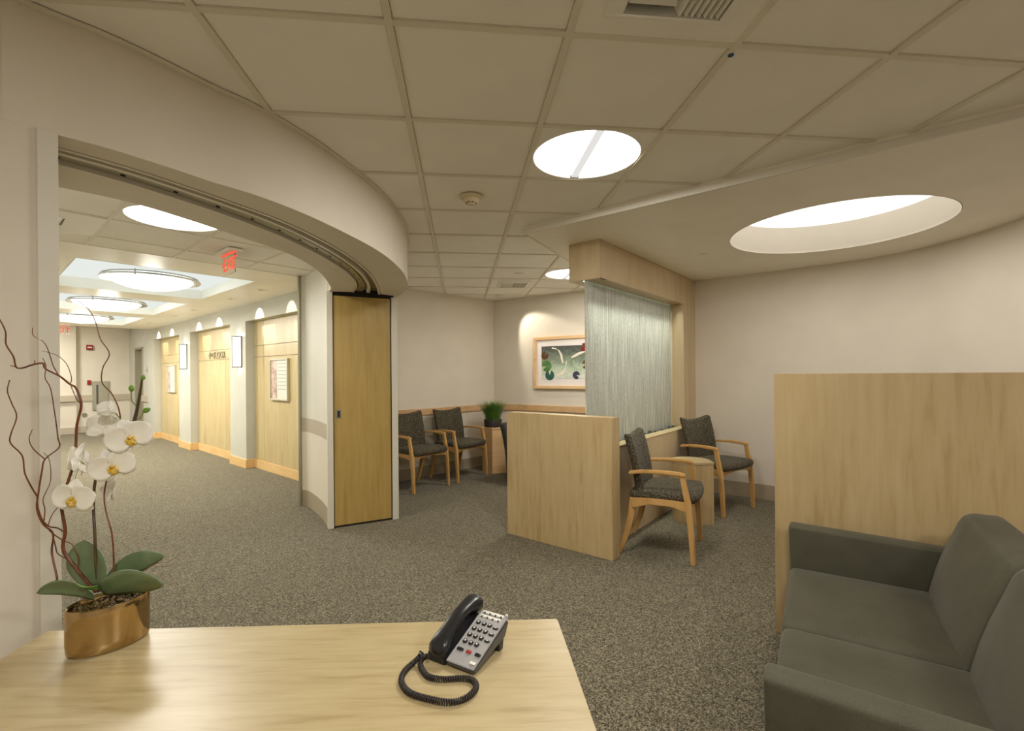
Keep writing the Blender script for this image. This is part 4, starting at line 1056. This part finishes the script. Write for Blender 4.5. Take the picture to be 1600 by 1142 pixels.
flower(176, 729, 1.34, .108, (.55, -.80, -.2), .30)
flower(115, 779, 1.33, .108, (.15, -.95, -.12), -.15)
flower(163, 668, 1.40, .090, (-.3, .85, .1), .2, lip=False)
flower(179, 645, 1.37, .085, (-.75, -.2, .45), .0, closed=.75, lip=False)
flower(124, 720, 1.35, .100, (-.93, -.25, -.05), .25)
flower(170, 763, 1.42, .090, (.5, .75, -.1), .4, lip=False)

# ================================================================== CORRIDOR FITTINGS
crz = math.atan2(CX[1], CX[0])                           # local x along the corridor, local y out of the panelled wall
PL_ = ['nearest of the three glowing bowl lights in the corridor coffers', 'middle of the three glowing bowl lights in the corridor coffers', 'farthest of the three glowing bowl lights in the corridor coffers']
first = None
for k, (a, b) in enumerate(COF):
    p = sn((a + b) / 2, (CN0 + CN1) / 2, ZK)
    if first is None:
        t = first = empty('bowl_light', p, crz)
        MB().lathe([(0, .119), (.09, .119), (.09, .104), (0, .102)], 32).build('ceiling_canopy', 'chrome', t, smooth=True)
        MB().lathe([(.0, -.085), (.12, -.078), (.24, -.055), (.34, -.02), (.40, .022), (.405, .03), (.38, .035), (0, .04)], 48).build('glass_bowl', 'bowl', t, smooth=True)
        MB().lathe([(.395, .024), (.470, .020), (.476, .030), (.470, .040), (.395, .036), (.395, .024)], 56).build('outer_ring', 'chrome', t, smooth=True)
        MB().lathe([(.405, .052), (.455, .050), (.460, .058), (.452, .066), (.405, .064), (.405, .052)], 56).build('upper_ring', 'chrome', t, smooth=True)
        for q in range(3):
            an = 2.1 * q + .5; MB().tube([(.09 * math.cos(an), .09 * math.sin(an), .108), (.43 * math.cos(an), .43 * math.sin(an), .06)], .006, 8).build('support_arm', 'chrome', t, smooth=True)
            MB().lathe([(.009, .015), (.009, .075)], 10, (.44 * math.cos(an), .44 * math.sin(an), 0), cap=True).build('ring_pin', 'steel', t, smooth=True)
    else:
        t = copy_tree(first); t.location = p
    tag(t, PL_[k], 'ceiling light', 'bowl lights in the corridor coffers')
    lamp('AREA', 'bowl_lamp', (0, 0, -.095), PEND_W, NEUT, t, shape='DISK', size=.7)
    lamp('POINT', 'bowl_glow', (0, 0, -.17), 8, NEUT, t, shadow_soft_size=.1)
SCN = ['glowing wall sconce on the pilaster between the nearest and middle maple bays', 'glowing wall sconce on the pilaster between the middle and farthest maple bays']
first = None
for k, s in enumerate((8.12, 10.90)):
    if first is None:
        t = first = empty('wall_sconce', sn(s, PF, 1.55), crz)
        MB().box(-.10, .10, 0, .012, -.0, .485).build('back_plate', 'white', t)
        A = [(.095 * math.cos(math.pi * q / 12), .012 + .085 * math.sin(math.pi * q / 12)) for q in range(13)]
        MB().prism(A, .014, .471).build('diffuser', 'sconce', t, smooth=True, ang=60)
        B = [(.105 * math.cos(math.pi * q / 12), .012 + .095 * math.sin(math.pi * q / 12)) for q in range(13)]
        for z in (0, .471): MB().prism(B, z, z + .014).build('end_band', 'bronze_dark', t, smooth=True, ang=60)
        for sx in (-1, 1): MB().box(sx * .10 - .004, sx * .10 + .004, .004, .014, 0, .485).build('side_rail', 'bronze_dark', t)
        MB().box(-.004, .004, .097, .104, 0, .485).build('side_rail', 'bronze_dark', t)
    else:
        t = copy_tree(first); t.location = sn(s, PF, 1.55)
    tag(t, SCN[k], 'wall light', 'corridor wall sconces')
    for zz in (-.03, .515): lamp('POINT', 'sconce_lamp', (0, .05, zz), .5, NEUT, t, shadow_soft_size=.03)
def board(s_left, s_right, z0, z1, label):
    t = empty('directory_board', sn(s_left, PP, z0), crz + math.pi); tag(t, label, 'sign')     # local x toward the reader's right, -y out of the wall
    w = s_left - s_right; h = z1 - z0
    for x0, x1, a, b in ((0, w, 0, .022), (0, w, h - .022, h), (0, .022, .022, h - .022), (w - .022, w, .022, h - .022)):
        MB().box(x0, x1, -.04, 0, a, b).build('frame_rail', 'signframe', t, bevel=.003)
    MB().box(.02, w - .02, -.022, -.002, .02, h - .02).build('panel', paint('directory_panel', (210, 211, 198), .4, 2), t)
    MB().box(.022, w * .36, -.0245, -.022, .022, h - .022).build('photo_strip', print_mat('photo_strip', [(.3, (120, 84, 74)), (.5, (196, 168, 154)), (.7, (226, 216, 206))], 11, 1.5), t)
    for k in range(8):
        z = h - .075 - k * .052; x1 = w - .05 - (.03 if k % 3 == 1 else 0)
        MB().box(w * .42, x1, -.0228, -.022, z, z + .010).build('text_line', paint('print_grey', (164, 165, 152), .5, 2), t)
board(7.224, 6.640, 1.067, 1.66, 'framed directory board on the nearest maple bay')
board(12.648, 12.02, 1.067, 1.66, 'framed directory board on the farthest maple bay')
# raised letters
def letters(parent, text, size, x, z, gap, mat, depth, sup=None, y=0.0):
    for i, ch in enumerate(text):
        if ch == ' ': x += size * .30; continue
        cu = bpy.data.curves.new('glyph', 'FONT'); cu.body = ch; s_ = size
        zz = z
        if sup and i in sup: s_ = size * .5; zz = z + size * .36
        cu.size = s_ * 1.38; cu.extrude = depth / 2; cu.resolution_u = 3
        tmp = bpy.data.objects.new('glyph_tmp', cu); COL.objects.link(tmp)
        me = bpy.data.meshes.new_from_object(tmp); bpy.data.objects.remove(tmp); bpy.data.curves.remove(cu)
        xs = [v.co.x for v in me.vertices]; x0, x1 = min(xs), max(xs)
        for v in me.vertices:
            a, b, c = v.co; v.co = (a - x0 + x, y - depth / 2 - c, b + zz)
        me.flip_normals(); me.materials.clear(); me.materials.append(M[mat]); me.name = 'letter'
        obj('letter', me, parent); x += (x1 - x0) + gap
    return x
t = empty('floor_sign', sn(9.96, PP, 1.728), crz + math.pi); tag(t, 'raised metal letters reading 4TH FLOOR on the middle maple bay', 'sign')
letters(t, '4TH FLOOR', .130, 0, 0, .018, 'letter', .010, sup=(1, 2), y=-.004)
# wall washers above the panels
names = ['recessed wall washer nearest above the first maple bay', 'second recessed wall washer above the first maple bay', 'recessed wall washer nearest above the bay with the floor letters', 'second recessed wall washer above the bay with the floor letters', 'recessed wall washer nearest above the farthest maple bay', 'second recessed wall washer above the farthest maple bay']
first = None
for k, s in enumerate((6.30, 7.34, 9.02, 10.08, 11.82, 12.86)):
    if first is None:
        t = first = empty('wall_washer', sn(s, -2.46, ZK), crz)
        MB().lathe([(.045, .001), (.062, .001), (.062, -.004), (.05, -.005), (.045, .02)], 28).build('trim_ring', 'white', t, smooth=True)
        MB().lathe([(0, .012), (.044, .012), (.044, .016), (0, .018)], 24).build('lamp_face', 'dlamp', t, smooth=True)
        MB().prism([(.044 * math.cos(a), -.044 * math.sin(a) * -1 * .0 + .044 * math.sin(a)) for a in [math.pi * q / 12 for q in range(13)]], -.004, .006).build('shield', 'steel', t)
    else:
        t = copy_tree(first); t.location = sn(s, -2.46, ZK)
    tag(t, names[k], 'downlight', 'corridor wall washers')
    l = lamp('SPOT', 'spot', (0, -.01, -.012), SPOT_W, HALO, t, spot_size=math.radians(46), spot_blend=.3, shadow_soft_size=.012)
    aim(l, (0, -math.sin(math.radians(55)), -math.cos(math.radians(55))))
# tile-strip light and panel in the corridor
t = empty('round_ceiling_light', sn(CLT[0], CLT[1], ZK), crz); tag(t, 'round corridor ceiling light cut off by the curved header', 'ceiling light')
MB().prism([(.01, .01), (.59, .01), (.59, .59), (.01, .59)], .004, .016, holes=[circle(.3, .3, .275, 48)]).build('face_plate', 'tile', t)
MB().lathe([(.275, .004), (.281, .002), (.281, .014), (.275, .014)], 48, (.3, .3, 0)).build('rim', 'white', t, smooth=True)
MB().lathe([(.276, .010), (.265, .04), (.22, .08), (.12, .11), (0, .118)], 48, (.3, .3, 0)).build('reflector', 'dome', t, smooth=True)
lamp('AREA', 'lamp', (.3, .3, -.004), ROOM_W * .8, NEUT, t, shape='DISK', size=.5)
t = empty('round_ceiling_light', sn(14.7, -.6, 2.80), crz); tag(t, 'added round light over the cross corridor that brightens the far wall, out of the picture', 'ceiling light')  # unseen lamp, added to brighten the far end of the corridor
MB().lathe([(.30, 0), (.31, -.006), (.32, 0)], 40).build('rim', 'white', t, smooth=True)
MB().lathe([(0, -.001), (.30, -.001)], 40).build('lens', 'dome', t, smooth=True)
lamp('AREA', 'lamp', (0, 0, -.02), 80, NEUT, t, shape='DISK', size=.6)
t = empty('return_grille', sn(4.2, -.65, ZK), crz); tag(t, 'recessed ceiling grille in the corridor tile strip beside the jamb', 'air grille')
MB().prism([(.012, .012), (.588, .012), (.588, .588), (.012, .588)], -.002, .006, holes=[[(.2, .2), (.42, .2), (.42, .42), (.2, .42)]]).build('face_plate', 'white', t)
MB().box(.19, .43, .19, .43, .012, .016).build('backing', 'greyd', t)
for k in range(6): MB().limb([(.205 + k * .036, .012), (.235 + k * .036, -.004)], [.004, .004], .2, .42).build('louver', 'white', t)
# exit signs
def exit_sign(loc, rz, label, arrow):
    t = empty('exit_sign', loc, rz); tag(t, label, 'exit sign', 'red lit exit signs')           # local x reading direction, -y to the reader, hangs from z = 0
    MB().box(-.175, .175, -.06, .06, -.022, 0).build('canopy', 'white', t, bevel=.004)
    MB().box(-.155, .155, -.012, .012, -.028, -.02).build('light_slot', 'exitred', t)
    pn = MB().box(-.155, .155, -.003, .003, -.20, -.024).build('acrylic_panel', 'acrylic', t, bevel=.001, seg=1)
    letters(pn, 'EXIT', .110, -.105 if arrow < 0 else -.14, -.165, .014, 'exitred', .003, y=-.003)
    x = -.142 if arrow < 0 else .142
    MB().add([(x, -.0055, -.11), (x - arrow * .028, -.0055, -.085), (x - arrow * .028, -.0055, -.135), (x, -.0035, -.11), (x - arrow * .028, -.0035, -.085), (x - arrow * .028, -.0035, -.135)],
             [(0, 1, 2), (3, 5, 4), (0, 3, 4, 1), (1, 4, 5, 2), (2, 5, 3, 0)]).build('chevron', 'exitred', pn)
ep = (at(349, 399, ZK) + at(366, 386, ZK)) / 2
exit_sign((ep.x, ep.y, ZK), crz + math.pi, 'red EXIT sign hanging from the corridor tile strip', -1)
ex = dep(92, 506, 9.75)
exit_sign((ex.x, ex.y, ZK), math.atan2(-NX[1], -NX[0]), 'distant red EXIT sign at the corridor end beside the jamb', 1)
# far wall things (local x to the reader's right along -NX, -y toward the reader)
frz = math.atan2(-NX[1], -NX[0])
def far_thing(name, n, z, label, cat):
    t = empty(name, sn(16.2, n, z), frz); return tag(t, label, cat)
t = far_thing('fire_strobe', -2.025, 2.10, 'red fire alarm strobe high on the far wall', 'fire alarm')
MB().box(0, .128, -.05, 0, 0, .135).build('body', 'redbox', t, bevel=.006); MB().box(.02, .108, -.062, -.05, .05, .085).build('lens', 'keywhite', t, bevel=.004)
t = far_thing('fire_pull', -2.037, 1.213, 'small red fire alarm box beside the extinguisher cabinet', 'fire alarm')
MB().box(0, .075, -.04, 0, 0, .115).build('body', 'redbox', t, bevel=.006); MB().box(.015, .06, -.048, -.04, .03, .05).build('pull_bar', 'red', t, bevel=.003)
t = far_thing('extinguisher_cabinet', -2.136, .55, 'recessed grey steel fire extinguisher cabinet on the far wall', 'cabinet')
MB().box(0, .34, -.03, 0, 0, .75).build('frame', 'steel', t, bevel=.004); dd2 = MB().box(.02, .32, -.038, -.03, .02, .73).build('door', 'steel', t, bevel=.003)
MB().box(.075, .115, -.041, -.038, .16, .66).build('window_slot', 'greyd', dd2); MB().box(.28, .295, -.055, -.038, .34, .42).build('latch', 'chrome', dd2)
t = far_thing('wall_outlet', -1.985, .441, 'small round floor box plate low on the far wall', 'outlet')
for r_, mt, dpt in ((.06, 'steel', -.01), (.035, 'greyd', -.012), (.018, 'steel', -.014)):
    m = MB().lathe([(0, 0), (r_, 0), (r_, 1), (0, 1)], 24); m.v = [(x, z * dpt, y) for x, y, z in m.v]; m.build('plate' if r_ > .05 else 'ring', mt, t, smooth=True)
t = empty('wall_switch', sn(14.25, -2.90, 1.50), crz + math.pi); tag(t, 'small grey wall sign plate beside the far doorway', 'sign')
MB().box(-.07, .07, -.012, 0, 0, .17).build('plate', 'grey', t, bevel=.003); MB().box(-.04, .04, -.014, -.012, .04, .08).build('marking', 'greyd', t)
